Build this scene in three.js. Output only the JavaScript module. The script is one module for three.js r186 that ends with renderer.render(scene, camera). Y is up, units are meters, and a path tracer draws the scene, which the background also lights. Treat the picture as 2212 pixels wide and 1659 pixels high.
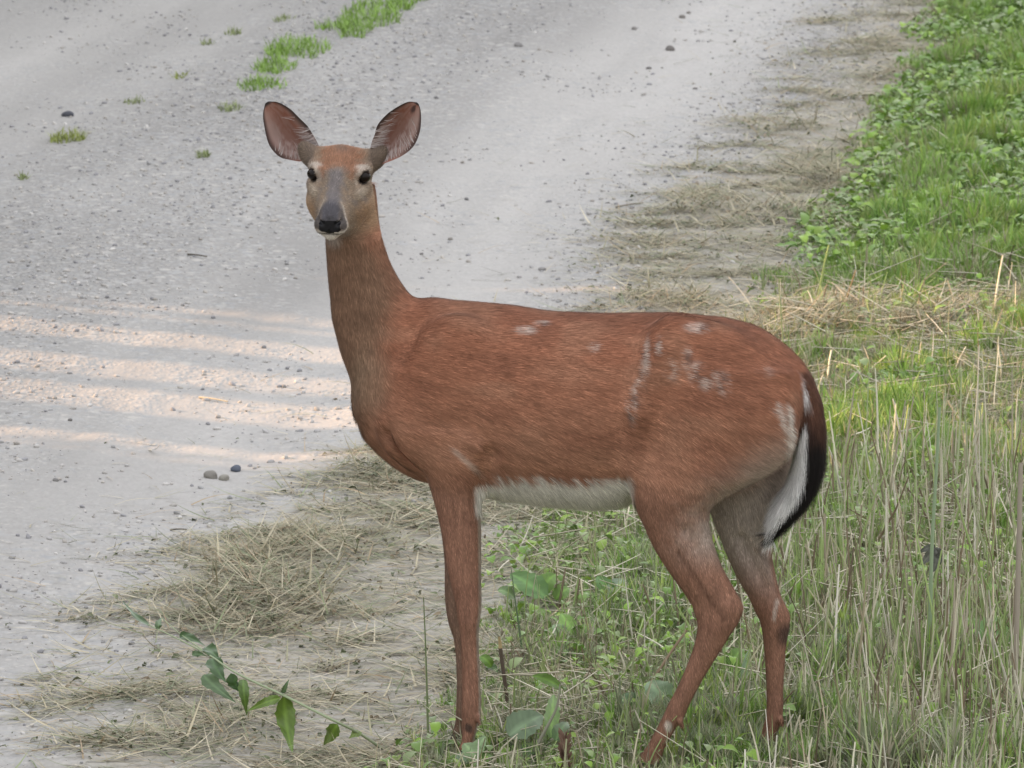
import * as THREE from 'three';
import { mergeGeometries, mergeVertices } from 'three/addons/utils/BufferGeometryUtils.js';

// ---------------------------------------------------------------- camera
const RAD = Math.PI / 180;
const FOV = 6.36, PITCH = 9.5 * RAD, CAM_H = 3.03;
const TY = Math.tan(FOV * RAD / 2);
const CAM_Z = CAM_H / Math.tan(PITCH + Math.atan(810.5 / 829.5 * TY));
const scene = new THREE.Scene();
const camera = new THREE.PerspectiveCamera(FOV, 4 / 3, 0.5, 900);
camera.position.set(0, CAM_H, CAM_Z);
camera.lookAt(0, CAM_H - Math.tan(PITCH) * 10, CAM_Z - 10);
camera.focus = 13.75;
camera.userData.fStop = 24;
scene.add(camera);

// ---------------------------------------------------------------- sky: a bright, thinly veiled evening sky
{
  const W = 256, H = 128, d = new Float32Array(W * H * 4);
  for (let j = 0; j < H; j++) {
    const el = ((j + 0.5) / H - 0.5) * Math.PI;
    const t = Math.max(0, Math.sin(el));
    for (let i = 0; i < W; i++) {
      const o = (j * W + i) * 4, k = el < 0 ? 0.28 : 0.57 + 0.37 * t;
      d[o] = k * (1.06 - 0.08 * t); d[o + 1] = k * (1.032 - 0.04 * t); d[o + 2] = k * (1.025 + 0.03 * t); d[o + 3] = 1;
    }
  }
  const sky = new THREE.DataTexture(d, W, H, THREE.RGBAFormat, THREE.FloatType);
  sky.mapping = THREE.EquirectangularReflectionMapping;
  sky.magFilter = THREE.LinearFilter; sky.needsUpdate = true;
  scene.background = sky; scene.environment = sky;
}
// ---------------------------------------------------------------- sun: low, from behind the trees on the far left
const SUN_EL = 12 * RAD, SUN_AZ = 20 * RAD;
const SUN_DIR = new THREE.Vector3(-Math.cos(SUN_EL) * Math.cos(SUN_AZ), Math.sin(SUN_EL), -Math.cos(SUN_EL) * Math.sin(SUN_AZ));
const sun = new THREE.DirectionalLight(new THREE.Color().setRGB(1.0, 0.62, 0.36), 5.0);
sun.position.copy(SUN_DIR).multiplyScalar(60); sun.castShadow = true;
sun.shadow.mapSize.set(4096, 4096);
Object.assign(sun.shadow.camera, { left: -20, right: 20, top: 20, bottom: -20, near: 1, far: 140 });
scene.add(sun, sun.target);

const renderer = new THREE.WebGLRenderer({ antialias: true });
renderer.setSize(1024, 768);
renderer.toneMapping = THREE.LinearToneMapping;
renderer.toneMappingExposure = 1.88;
renderer.shadowMap.enabled = true;

// ---------------------------------------------------------------- helpers
function rng(seed) { let s = seed | 0; return () => { s = (s + 0x6d2b79f5) | 0; let t = Math.imul(s ^ (s >>> 15), 1 | s); t = (t + Math.imul(t ^ (t >>> 7), 61 | t)) ^ t; return ((t ^ (t >>> 14)) >>> 0) / 4294967296; }; }
const clamp = (x, a = 0, b = 1) => x < a ? a : x > b ? b : x;
const sstep = (a, b, x) => { const t = clamp((x - a) / (b - a)); return t * t * (3 - 2 * t); };
const lerp = (a, b, t) => a + (b - a) * t;
const mix3 = (a, b, t) => [a[0] + (b[0] - a[0]) * t, a[1] + (b[1] - a[1]) * t, a[2] + (b[2] - a[2]) * t];
function hash3(x, y, z) { let h = Math.imul(x, 374761393) ^ Math.imul(y, 668265263) ^ Math.imul(z, 2147483647 - 1013904223); h = Math.imul(h ^ (h >>> 13), 1274126177); h ^= h >>> 16; return (h >>> 0) / 4294967296; }
function noise2(x, y, s = 0) {
  const xi = Math.floor(x), yi = Math.floor(y); let u = x - xi, v = y - yi;
  u = u * u * (3 - 2 * u); v = v * v * (3 - 2 * v);
  const a = hash3(xi, yi, s), b = hash3(xi + 1, yi, s), c = hash3(xi, yi + 1, s), d = hash3(xi + 1, yi + 1, s);
  return a + (b - a) * u + (c - a) * v + (a - b - c + d) * u * v;
}
function noise3(x, y, z) { const k = Math.floor(z), t0 = z - k, t = t0 * t0 * (3 - 2 * t0); return lerp(noise2(x, y, k), noise2(x, y, k + 1), t); }
function fbm2(x, y, n, s = 0) { let a = 0.5, r = 0, m = 0; for (let i = 0; i < n; i++) { r += a * noise2(x, y, s + i * 17); m += a; x *= 2.03; y *= 2.03; a *= 0.5; } return r / m; }
const usedNames = new Map();
function numbered(n) { const k = usedNames.get(n) ?? 0; usedNames.set(n, k + 1); return k ? n + '_' + String(k).padStart(3, '0') : n; }
function tag(o, label, category, group, kind) {
  o.name = numbered(o.name); scene.add(o);
  o.userData.label = label;
  if (category) o.userData.category = category;
  if (group) o.userData.group = group;
  if (kind) o.userData.kind = kind;
  o.traverse((c) => { if (c.isMesh) { c.castShadow = true; c.receiveShadow = true; } });
  return o;
}
function part(name, geo, mat, parent, label) {
  const m = new THREE.Mesh(geo, mat); m.name = name; parent.add(m);
  if (label) m.userData.label = label;
  return m;
}
// photograph plan coordinates (2212 x 1659) to a ray, and to the level ground
function rayAt(px, py) {
  const u = (px - 1106) / 829.5 * TY, v = -(py - 829.5) / 829.5 * TY, c = Math.cos(PITCH), s = Math.sin(PITCH);
  return new THREE.Vector3(u, v * c - s, -c - v * s);
}
function groundAt(px, py, y = 0) { const d = rayAt(px, py), t = (y - CAM_H) / d.y; return new THREE.Vector3(d.x * t, y, CAM_Z + d.z * t); }
// ================================================================ GROUND, ROAD, VERGE
const polyline = (pts) => { const g = pts.map(([x, y]) => groundAt(x, y)).sort((a, b) => b.z - a.z); return (z) => { let i = 0; while (i < g.length - 2 && z < g[i + 1].z) i++; return lerp(g[i].x, g[i + 1].x, (z - g[i].z) / (g[i + 1].z - g[i].z)); }; };
const hayLine = polyline([[150, 1659], [330, 1400], [330, 1290], [600, 1100], [820, 1000], [1330, 640], [1420, 480], [1640, 300], [1900, 0]]);
const grassLine = polyline([[860, 1659], [985, 1480], [1050, 1250], [1230, 1105], [1640, 690], [1760, 500], [1900, 270], [2040, 0]]);
const hayEdge = (z) => hayLine(z) + .16 * (fbm2(z * 1.3, 3.1, 3, 2) - .5);
const grassEdge = (z) => grassLine(z) + .16 * (fbm2(z * 2.2, 8.1, 3, 4) - .5);
const offRoad = (x, z) => x + .14 * z;                 // distance across the road, the road running slightly to the right as it goes away
const HEAPS = [[560, 1300, 190, 75, .055], [700, 1190, 170, 40, .03], [400, 1580, 230, 50, .03], [820, 1010, 90, 34, .05], [1440, 650, 110, 26, .055], [1680, 470, 130, 28, .045], [1690, 268, 85, 12, .05], [1500, 445, 110, 16, .03], [1560, 520, 100, 14, .025], [1000, 1450, 120, 40, .02], [1780, 385, 80, 20, .04], [1720, 700, 130, 30, .05], [300, 1480, 130, 20, .015], [1800, 705, 90, 22, .075], [1960, 715, 100, 22, .085], [2080, 690, 80, 16, .07], [1880, 668, 80, 10, .06]].map(([px, py, rx, ry, h]) => {
  const c = groundAt(px, py), e = groundAt(px + rx, py), n = groundAt(px, py + ry); return { x: c.x, z: c.z, rx: e.x - c.x, rz: n.z - c.z, h };
});
const heapAt = (x, z) => { let h = 0; const wx = .16 * (fbm2(x * 6, z * 3, 3, 91) - .5), wz = .5 * (fbm2(x * 6 + 20, z * 3, 3, 92) - .5); x += wx; z += wz; for (const p of HEAPS) { const d = ((x - p.x) / p.rx) ** 2 + ((z - p.z) / p.rz) ** 2; if (d < 4) h += p.h * Math.exp(-1.3 * d); } return h * .68 * (.45 + 1.1 * noise2(x * 22, z * 14, 93)); };
function groundY(x, z) {
  const r = offRoad(x, z), on = sstep(.1, -.25, x - hayEdge(z));
  let h = .030 * (fbm2(x * .55 + 4, z * .4, 3, 6) - .5) + .010 * (fbm2(x * 4, z * 4, 3, 8) - .5);
  h += on * (.018 * Math.exp(-(((r + 2.3) / .35) ** 2)) - .022 * Math.exp(-(((r + 1.15) / .32) ** 2)) - .022 * Math.exp(-(((r + 3.3) / .4) ** 2)) + .006 * (noise2(r * 14, z * .8, 3) - .5));
  h += (1 - on) * .016 * (fbm2(x * 7, z * 7, 2, 12) - .5) + .05 * sstep(.1, 1.2, x - grassEdge(z));
  return h * sstep(0, 1.2, Math.hypot(x, z * .8) + .3);
}
const SX0 = -3.2, SX1 = 3.2, SZ0 = -19, SZ1 = 3;
let sheetMap, sheetBump;
{
  const W = 2048, H = 2048, cm = new Uint8Array(W * H * 4), bm = new Uint8Array(W * H);
  // small stones bedded in the surface: nearest-centre cells
  const cellStone = (x, z, f, seed) => {
    const gx = x * f, gz = z * f, xi = Math.floor(gx), zi = Math.floor(gz); let best = 9, id = 0;
    for (let j = -1; j <= 1; j++) for (let i = -1; i <= 1; i++) {
      const a = xi + i + hash3(xi + i, zi + j, seed), b = zi + j + hash3(xi + i, zi + j, seed + 1), d = Math.hypot(gx - a, gz - b) / (.25 + .5 * hash3(xi + i, zi + j, seed + 2));
      if (d < best) { best = d; id = hash3(xi + i, zi + j, seed + 3); }
    }
    return [best, id];
  };
  const enc = (c) => 255 * (c <= .0031308 ? 12.92 * c : 1.055 * Math.pow(c, 1 / 2.4) - .055);
  for (let j = 0; j < H; j++) {
    const z = lerp(SZ0, SZ1, (j + .5) / H), he = hayEdge(z), ge = grassEdge(z);
    for (let i = 0; i < W; i++) {
      const x = lerp(SX0, SX1, (i + .5) / W), r = offRoad(x, z), o = j * W + i;
      const big = fbm2(x * 1.1 + 9, z * .6, 3, 21), mid = fbm2(x * 6, z * 4, 3, 22), fine = noise2(x * 220, z * 90, 23), fine2 = noise2(x * 80, z * 50, 24);
      const gravel = clamp(.25 + .75 * Math.exp(-(((r + 2.25) / .55) ** 2)) + .55 * sstep(-.55, -.05, x - he) + 1.1 * (mid - .5) + .5 * (big - .5));
      const track = Math.exp(-(((r + .95) / .42) ** 2)) + .5 * Math.exp(-(((r + 3.4) / .5) ** 2));
      let v = .322 + .10 * track - .062 * gravel - .05 * sstep(-2.2, -.2, z) + .11 * (big - .5) + .05 * (mid - .5) + .05 * (noise2(r * 9 + big * 2, z * .5, 25) - .5) + .07 * (noise2(r * 3.3 + big, z * .25, 26) - .5);
      let c = [v * 1.02, v * .998, v * .955];
      const s1 = cellStone(x, z, 70, 40), s2 = cellStone(x, z, 28, 50), m1 = sstep(1, .55, s1[0]) * sstep(.25, .8, gravel + (s1[1] - .5) * .9), m2 = sstep(.9, .5, s2[0]) * (s2[1] > .62 ? 1 : 0) * sstep(.3, .8, gravel + mid * .3);
      const st = (q) => { const k = .30 + .18 * q; return [k * (1 + .08 * (q - .5)), k, k * (1.04 - .12 * q)]; };
      c = mix3(c, st(hash3(Math.floor(s1[1] * 9999), 1, 1)), m1 * .55); c = mix3(c, st(hash3(Math.floor(s2[1] * 9999), 2, 1)), m2 * .6);
      const g = .90 + .12 * fine + .08 * fine2; c = [c[0] * g, c[1] * g, c[2] * g];
      let b = .42 + .15 * (mid - .5) + .14 * fine + .12 * fine2 + .35 * m1 + .5 * m2;
      // the verge: trodden soil and old cut grass
      const vg = sstep(-.12, .12, x - he + .3 * (mid - .5)), streak = noise2(x * 40 + z * 9, z * 160, 27), streak2 = noise2(x * 150, z * 60 + x * 40, 28);
      let s = mix3([.40, .382, .34], [.30, .28, .235], clamp(.5 + 2.2 * (fbm2(x * 10, z * 10, 3, 29) - .5)));
      s = mix3(s, [.37, .335, .25], sstep(.6, .85, streak) * .7); s = mix3(s, [.12, .13, .07], sstep(.68, .9, streak2) * .5);
      c = mix3(c, s, vg * .8); b = lerp(b, .35 + .4 * streak + .2 * streak2, vg);
      const gg = sstep(-.05, .18, x - ge + .25 * (mid - .5));
      c = mix3(c, mix3([.075, .085, .035], [.18, .17, .085], fine2), gg * .88);
      cm[o * 4] = enc(c[0]); cm[o * 4 + 1] = enc(c[1]); cm[o * 4 + 2] = enc(c[2]); cm[o * 4 + 3] = 255; bm[o] = 255 * clamp(b);
    }
  }
  const tex = (d, f, cs) => { const t = new THREE.DataTexture(d, W, H, f); t.magFilter = THREE.LinearFilter; t.wrapS = t.wrapT = THREE.MirroredRepeatWrapping; if (cs) t.colorSpace = THREE.SRGBColorSpace; t.needsUpdate = true; return t; };
  sheetMap = tex(cm, THREE.RGBAFormat, true); sheetBump = tex(bm, THREE.RedFormat, false);
}
const earthMat = new THREE.MeshStandardMaterial({ map: sheetMap, bumpMap: sheetBump, bumpScale: .0055, roughness: .95 });
{
  const nx = 400, nz = 640, P = [], U = [], road = [], verge = [];
  for (let j = 0; j <= nz; j++) for (let i = 0; i <= nx; i++) {
    const x = lerp(SX0, SX1, i / nx), z = lerp(SZ0, SZ1, j / nz);
    P.push(x, groundY(x, z), z); U.push(i / nx, j / nz);
  }
  for (let j = 0; j < nz; j++) {
    const z = lerp(SZ0, SZ1, (j + .5) / nz), e = hayEdge(z);
    for (let i = 0; i < nx; i++) {
      const o = j * (nx + 1) + i, x = lerp(SX0, SX1, (i + .5) / nx);
      (x < e ? road : verge).push(o, o + nx + 1, o + 1, o + 1, o + nx + 1, o + nx + 2);
    }
  }
  const full = new THREE.BufferGeometry();
  full.setAttribute('position', new THREE.Float32BufferAttribute(P, 3)); full.setAttribute('uv', new THREE.Float32BufferAttribute(U, 2)); full.setIndex([...road.slice(0, 3)]); 
  full.setIndex(new THREE.Uint32BufferAttribute(road.concat(verge), 1)); full.computeVertexNormals();
  for (const [name, ix, label] of [['gravel_road', road, 'pale grey gravel road running away to the upper right'], ['verge', verge, 'trodden soil verge between the gravel road and the grass']]) {
    const map = new Map(), p = [], u = [], n = [], I = [];
    for (const v of ix) { if (!map.has(v)) { map.set(v, map.size); p.push(P[v * 3], P[v * 3 + 1], P[v * 3 + 2]); u.push(U[v * 2], U[v * 2 + 1]); n.push(full.attributes.normal.getX(v), full.attributes.normal.getY(v), full.attributes.normal.getZ(v)); } I.push(map.get(v)); }
    const g = new THREE.BufferGeometry();
    g.setAttribute('position', new THREE.Float32BufferAttribute(p, 3)); g.setAttribute('uv', new THREE.Float32BufferAttribute(u, 2)); g.setAttribute('normal', new THREE.Float32BufferAttribute(n, 3)); g.setIndex(I);
    const m = new THREE.Mesh(g, earthMat); m.name = name; tag(m, label, null, null, 'structure');
  }
  const gg = new THREE.PlaneGeometry(700, 700).rotateX(-Math.PI / 2).translate(0, -.12, 0), soil = new THREE.MeshStandardMaterial({ color: new THREE.Color().setRGB(.22, .21, .15), roughness: 1 });
  const m = new THREE.Mesh(gg, soil); m.name = 'ground'; tag(m, 'bare grassy ground beyond the road', null, null, 'structure');
}
// ---------------------------------------------------------------- trees that stand off to the far left and shade the place
const sunH = new THREE.Vector3(-Math.cos(SUN_AZ), 0, -Math.sin(SUN_AZ)), acrossSun = new THREE.Vector3(Math.sin(SUN_AZ), 0, -Math.cos(SUN_AZ));
{
  const bark = new THREE.MeshStandardMaterial({ color: new THREE.Color().setRGB(.13, .10, .075), roughness: .95 }), leafM = new THREE.MeshPhysicalMaterial({ color: new THREE.Color().setRGB(.06, .095, .03), roughness: .9, side: THREE.DoubleSide });
  const crown = (r, rx, ry, rz, leaves, size) => {
    const core = new THREE.IcosahedronGeometry(1, 7), p = core.attributes.position;
    for (let i = 0; i < p.count; i++) { const k = .86 + .22 * noise3(p.getX(i) * 3 + 9, p.getY(i) * 3, p.getZ(i) * 3 + 5); p.setXYZ(i, p.getX(i) * rx * k, p.getY(i) * ry * k, p.getZ(i) * rz * k); }
    core.deleteAttribute('uv'); core.computeVertexNormals();
    const P = [], v = new THREE.Vector3(), a = new THREE.Vector3(), b = new THREE.Vector3();
    for (let i = 0; i < leaves; i++) {
      v.set(r() - .5, r() - .5, r() - .5).normalize(); const k = .88 + .22 * r();
      a.set(r() - .5, r() - .5, r() - .5).normalize().multiplyScalar(size * (.6 + .8 * r())); b.set(r() - .5, r() - .5, r() - .5).cross(a).normalize().multiplyScalar(a.length() * .5);
      v.set(v.x * rx * k, v.y * ry * k, v.z * rz * k);
      for (const [s, t] of [[-1, 0], [0, 1], [1, 0], [-1, 0], [1, 0], [0, -1]]) P.push(v.x + a.x * s + b.x * t, v.y + a.y * s + b.y * t, v.z + a.z * s + b.z * t);
    }
    const g = new THREE.BufferGeometry(); g.setAttribute('position', new THREE.Float32BufferAttribute(P, 3)); g.computeVertexNormals();
    return mergeGeometries([core, g]);
  };
  const r = rng(404), at = (q, d) => new THREE.Vector3().addScaledVector(sunH, d).addScaledVector(acrossSun, q).setY(-.12);
  const big = new THREE.Group(); big.name = 'tree';
  part('trunk', new THREE.CylinderGeometry(.12, .2, 2.4, 12).translate(0, 1.1, 0), bark, big);
  part('crown', crown(r, 1.9, 3.1, 1.9, 2600, .12).translate(0, 3.2, 0), leafM, big);
  [[-5.2, 11.4, 0], [-2.1, 11.0, .7], [1.15, 11.1, 1.9], [7.72, 11.3, 2.6], [10.6, 11.0, 3.3], [13.4, 11.5, 4.4], [16.2, 11.2, 5.2], [19, 11.4, 0.4]].forEach(([q, d, t], i) => {
    const o = i ? big.clone() : big; o.name = 'tree'; o.position.copy(at(q, d)); o.rotation.y = t;
    tag(o, 'dense dark broadleaf tree in the row left of the gravel road', 'tree', 'trees along the far side of the road');
  });
  const slim = new THREE.Group(); slim.name = 'slim_tree';
  part('trunk', new THREE.CylinderGeometry(.8, 1, 5.4, 10).translate(0, 2.6, 0), bark, slim);
  part('crown', crown(r, 1, 1, 1, 900, .12).translate(0, 0, 0), leafM, slim);
  const spray = () => { const P = []; for (let k = 0; k < 6; k++) { const cx = (r() - .5) * 1.0, cy = 1.75 + r() * 1.15, cz = (r() - .5) * .5; for (let i = 0; i < 26; i++) { const x = cx + (r() - .5) * .34, y = cy + (r() - .5) * .22, z = cz + (r() - .5) * .34, s = .018 + .03 * r(), a = r() * 6.28, u = r() - .5; const p = [[-1, 0], [0, .5], [1, 0], [-1, 0], [1, 0], [0, -.5]]; for (const [m, n] of p) P.push(x + s * (m * Math.cos(a) - n * Math.sin(a)), y + s * (m * Math.sin(a) * .6 + n * u), z + s * (m * u + n * Math.cos(a))); } } const g = new THREE.BufferGeometry(); g.setAttribute('position', new THREE.Float32BufferAttribute(P, 3)); g.computeVertexNormals(); return g; };
  part('side_branch', spray(), leafM, slim).userData.kind = 'stuff';
  [[3.37, .21], [3.97, .08], [4.44, .14], [4.93, .11], [5.16, .05]].forEach(([q, w], i) => {
    const o = i ? slim.clone() : slim; o.name = 'slim_tree'; o.position.copy(at(q, 10.8 + .4 * (i % 2)));
    o.children[0].scale.set(w, 1, w); o.children[1].position.y = 5.4; o.children[1].scale.set(.55, 1.5, .55); o.rotation.set(.012 * (i - 2), i, .01 * (2 - i));
    tag(o, 'slim young tree with a bare trunk between the dense trees', 'tree', 'slim trees in the gap of the row');
  });
  const bush = new THREE.Mesh(crown(r, .72, 1.25, .55, 900, .09), leafM); bush.name = 'bush'; bush.position.copy(at(5.62, 10.9)).setY(.69);
  tag(bush, 'rounded dark bush filling the gap between the trees', 'bush');
}
// ================================================================ THE DEER
// Built in its own frame: a = along the body (towards the tail), y = up, l = across (towards the road side that shows).
const DEER_YAW = 14 * RAD;
const dA = new THREE.Vector3(Math.cos(DEER_YAW), 0, Math.sin(DEER_YAW)), dN = new THREE.Vector3(-Math.sin(DEER_YAW), 0, Math.cos(DEER_YAW));
function J(px, py, l) {           // where a measured outline point lies on the lengthwise plane at l
  const d = rayAt(px, py), t = (l - camera.position.dot(dN)) / d.dot(dN);
  const p = d.multiplyScalar(t).add(camera.position);
  return [p.dot(dA), p.y, l];
}
const pX = (a) => 1106 + 1036 * a, pY = (y, l) => 1640 - 1052 * y + 185 * Math.abs(l);   // side-plan coordinates used for the markings

function curve(xs, ys, n, lo, hi) {                 // monotone cubic through the knots, as a table
  const m = xs.length, dl = [], t = [];
  for (let i = 0; i < m - 1; i++) dl.push((ys[i + 1] - ys[i]) / (xs[i + 1] - xs[i]));
  for (let i = 0; i < m; i++) t.push(i === 0 ? dl[0] : i === m - 1 ? dl[m - 2] : dl[i - 1] * dl[i] <= 0 ? 0 : 2 * dl[i - 1] * dl[i] / (dl[i - 1] + dl[i]));
  const out = new Float64Array(n + 1);
  for (let k = 0, i = 0; k <= n; k++) {
    const x = lo + (hi - lo) * k / n;
    while (i < m - 2 && x > xs[i + 1]) i++;
    const h = xs[i + 1] - xs[i], u = (x - xs[i]) / h, u2 = u * u, u3 = u2 * u;
    out[k] = (2 * u3 - 3 * u2 + 1) * ys[i] + (u3 - 2 * u2 + u) * h * t[i] + (3 * u2 - 2 * u3) * ys[i + 1] + (u3 - u2) * h * t[i + 1];
  }
  return out;
}
// A loft: ellipses along one axis. rows: [s, c1, r1, c2, r2] sorted by s.
function loft(rows) {
  rows.sort((p, q) => p[0] - q[0]);
  const s = rows.map((r) => r[0]), lo = s[0], hi = s[s.length - 1], n = 500;
  const T = [1, 2, 3, 4].map((k) => curve(s, rows.map((r) => r[k]), n, lo, hi));
  return (p, q1, q2) => {
    const e = p < lo ? lo - p : p > hi ? p - hi : 0, k = clamp((p - lo) / (hi - lo)) * n, i = Math.min(n - 1, k | 0), u = k - i;
    const g = (t) => t[i] + (t[i + 1] - t[i]) * u;
    const x = q1 - g(T[0]), z = q2 - g(T[2]), r1 = g(T[1]), r2 = g(T[3]), f = Math.hypot(x / r1, z / r2), m = Math.hypot(x, z);
    const d = f > 1e-4 ? m * (1 - 1 / f) : -Math.min(r1, r2);
    return e > 0 ? (d > 0 ? Math.hypot(d, e) : e) : d;
  };
}
const boxOf = (lo, hi) => ({ lo, hi });
const prims = [];                                    // { d(a,y,l), lo, hi, k }
function addPrim(d, lo, hi, k, cut) { prims.push({ d, lo, hi, k, cut }); }
function legLoft(rows, k) {                          // rows: [py, pxLeft, pxRight, l, rl]; py = null sets the foot on the ground
  const out = []; let lo = [9, 9, 9], hi = [-9, -9, -9];
  for (const [py, x0, x1, l, rl, gy] of rows) {
    const p = py === null ? null : [J(x0, py, l), J(x1, py, l)];
    const y = p ? (p[0][1] + p[1][1]) / 2 : gy;
    const q = p || [J(x0, 1640 - y * 1052 + 185 * l, l), J(x1, 1640 - y * 1052 + 185 * l, l)];
    const c = (q[0][0] + q[1][0]) / 2, r = (q[1][0] - q[0][0]) / 2;
    out.push([y, c, r, l, rl]);
    lo = [Math.min(lo[0], c - r), Math.min(lo[1], y), Math.min(lo[2], l - rl)]; hi = [Math.max(hi[0], c + r), Math.max(hi[1], y), Math.max(hi[2], l + rl)];
  }
  const f = loft(out), d = (a, y, l) => f(y, a, l);
  addPrim(d, lo, hi, k);
  return d;
}
function ball(px, py, l, rx, ry, rl, k, tilt = 0, cut = false) {   // an ellipsoid; radii in plan pixels, plan pixels, metres
  const c = J(px, py, l), ra = rx / 1036, rb = ry / 1052, m = Math.min(ra, rb, rl), ct = Math.cos(tilt), st = Math.sin(tilt), R = Math.max(ra, rb);
  addPrim((a, y, z) => {
    const da = a - c[0], dy = y - c[1], u = (da * ct + dy * st) / ra, v = (-da * st + dy * ct) / rb, w = (z - c[2]) / rl;
    const f = Math.sqrt(u * u + v * v + w * w);
    return f > 1e-4 ? Math.hypot(da, dy, z - c[2]) * (1 - 1 / f) : -m;
  }, [c[0] - R, c[1] - R, c[2] - rl], [c[0] + R, c[1] + R, c[2] + rl], k, cut);
}
function bone(p, r0, q, r1, k, cut = false) {        // a tapered capsule between two frame points
  const R = Math.max(r0, r1), dx = q[0] - p[0], dy = q[1] - p[1], dz = q[2] - p[2], L = dx * dx + dy * dy + dz * dz;
  addPrim((a, y, l) => {
    const t = clamp(((a - p[0]) * dx + (y - p[1]) * dy + (l - p[2]) * dz) / L);
    return Math.hypot(a - p[0] - dx * t, y - p[1] - dy * t, l - p[2] - dz * t) - (r0 + (r1 - r0) * t);
  }, [0, 1, 2].map((i) => Math.min(p[i], q[i]) - R), [0, 1, 2].map((i) => Math.max(p[i], q[i]) + R), k, cut);
}
// ---- trunk
{
  const T = [[778, 850, 905, .035], [795, 775, 948, .06], [830, 705, 988, .084], [870, 662, 1018, .102], [920, 645, 1040, .115], [980, 650, 1056, .122], [1040, 655, 1070, .129], [1100, 661, 1078, .137], [1200, 675, 1091, .146], [1280, 678, 1096, .146], [1350, 678, 1088, .138], [1400, 677, 1052, .128], [1450, 678, 1010, .122], [1500, 682, 985, .12], [1560, 688, 975, .118], [1620, 703, 972, .112], [1680, 738, 970, .092], [1722, 774, 955, .066], [1748, 812, 920, .035]];
  const rows = T.map(([x, t, b, w]) => { const p = J(x, t, 0), q = J(x, b, 0); return [(p[0] + q[0]) / 2, (p[1] + q[1]) / 2, (p[1] - q[1]) / 2, 0, w]; });
  const f = loft(rows);
  addPrim((a, y, l) => f(a, y, l), [rows[0][0], .45, -.15], [rows[rows.length - 1][0], .95, .15], 0);
}
// ---- neck
legLoft([[400, 716, 808, -.015, .046], [440, 712, 812, -.012, .048], [480, 708, 816, -.006, .05], [520, 706, 825, 0, .051], [560, 708, 838, 0, .053], [600, 711, 858, 0, .056], [640, 715, 884, 0, .061], [700, 722, 915, 0, .069], [760, 738, 935, 0, .078], [820, 760, 945, 0, .086], [870, 772, 940, 0, .086], [930, 800, 920, 0, .07]], .035);
// ---- shoulders, brisket, haunches
for (const s of [1, -1]) {
  ball(950, 850, s * .082, 84, 165, .046, .05, -.28);
  ball(895, 930, s * .088, 78, 70, .042, .03, -.5);
  ball(1000, 985, s * .09, 62, 62, .04, .025, .3);
  ball(1450, 730, s * .085, 26, 34, .024, .05);
  ball(1525, 880, s * .076, 135, 180, .058, .06, .35);
  ball(1620, 905, s * .07, 92, 110, .062, .03, .2);
  bone(J(1432, 760, s * .108), .014, J(1380, 880, s * .119), .017, .05);
  bone(J(1380, 880, s * .119), .017, J(1366, 1010, s * .112), .02, .035);
}
ball(826, 905, 0, 34, 58, .05, .03, .35);
bone(J(772, 878, .01), .003, J(765, 879, .01), .001, .014);
// ---- legs
const FN = .074, HN = .088;
legLoft([[930, 872, 1040, .085, .05], [980, 895, 1050, .084, .05], [1020, 918, 1046, .08, .046], [1048, 930, 1041, .078, .042], [1079, 938, 1039, .076, .038], [1110, 946, 1038, .075, .034], [1166, 958, 1038, .074, .03], [1222, 966, 1038, FN, .027], [1258, 974, 1038, FN, .025], [1300, 984, 1039, FN, .0235], [1337, 990, 1036, FN, .0235], [1362, 994, 1033, FN, .020], [1385, 996, 1033, FN, .0175], [1421, 998, 1034, FN, .0165], [1476, 999, 1036, FN, .0165], [1515, 998, 1038, FN, .018], [1540, 998, 1037, FN, .0195], [1566, 999, 1031, FN, .0165], [1600, 998, 1024, FN, .016], [1622, 990, 1024, FN, .019], [null, 984, 1026, FN, .022, -.004]], .03);
legLoft([[960, 900, 1030, -.085, .048], [1020, 920, 1030, -.08, .044], [1060, 932, 1026, -.076, .04], [1110, 946, 1018, -.075, .034], [1166, 957, 1012, -.074, .029], [1222, 962, 1010, -FN, .026], [1277, 962, 1008, -FN, .024], [1317, 965, 1010, -FN, .0235], [1345, 970, 1010, -FN, .022], [1381, 981, 1014, -FN, .0175], [1421, 986, 1014, -FN, .0165], [1476, 988, 1013, -FN, .0165], [1520, 987, 1016, -FN, .018], [1545, 986, 1014, -FN, .0185], [1565, 984, 1008, -FN, .016], [1592, 974, 1002, -FN, .0175], [null, 964, 1000, -FN, .021, -.004]], .03);
legLoft([[800, 1440, 1700, .06, .06], [880, 1405, 1705, .066, .072], [950, 1382, 1690, .07, .078], [1010, 1366, 1640, .078, .075], [1050, 1361, 1580, .084, .07], [1083, 1369, 1546, HN, .062], [1102, 1376, 1534, HN, .057], [1144, 1395, 1533, HN, .049], [1186, 1414, 1545, HN, .042], [1224, 1437, 1560, HN, .037], [1266, 1466, 1583, HN, .031], [1295, 1486, 1600, HN, .027], [1315, 1497, 1605, HN, .0255], [1335, 1504, 1598, HN, .025], [1352, 1507, 1589, HN, .024], [1373, 1505, 1575, HN, .021], [1404, 1497, 1556, HN, .0185], [1434, 1486, 1537, HN, .017], [1465, 1473, 1518, HN, .0165], [1495, 1459, 1502, HN, .0165], [1522, 1444, 1488, HN, .0185], [1545, 1434, 1478, HN, .0195], [1572, 1420, 1459, HN, .0165], [1610, 1400, 1438, HN, .0165], [1632, 1384, 1430, HN, .019], [null, 1366, 1424, HN, .0225, -.004]], .035);
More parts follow.
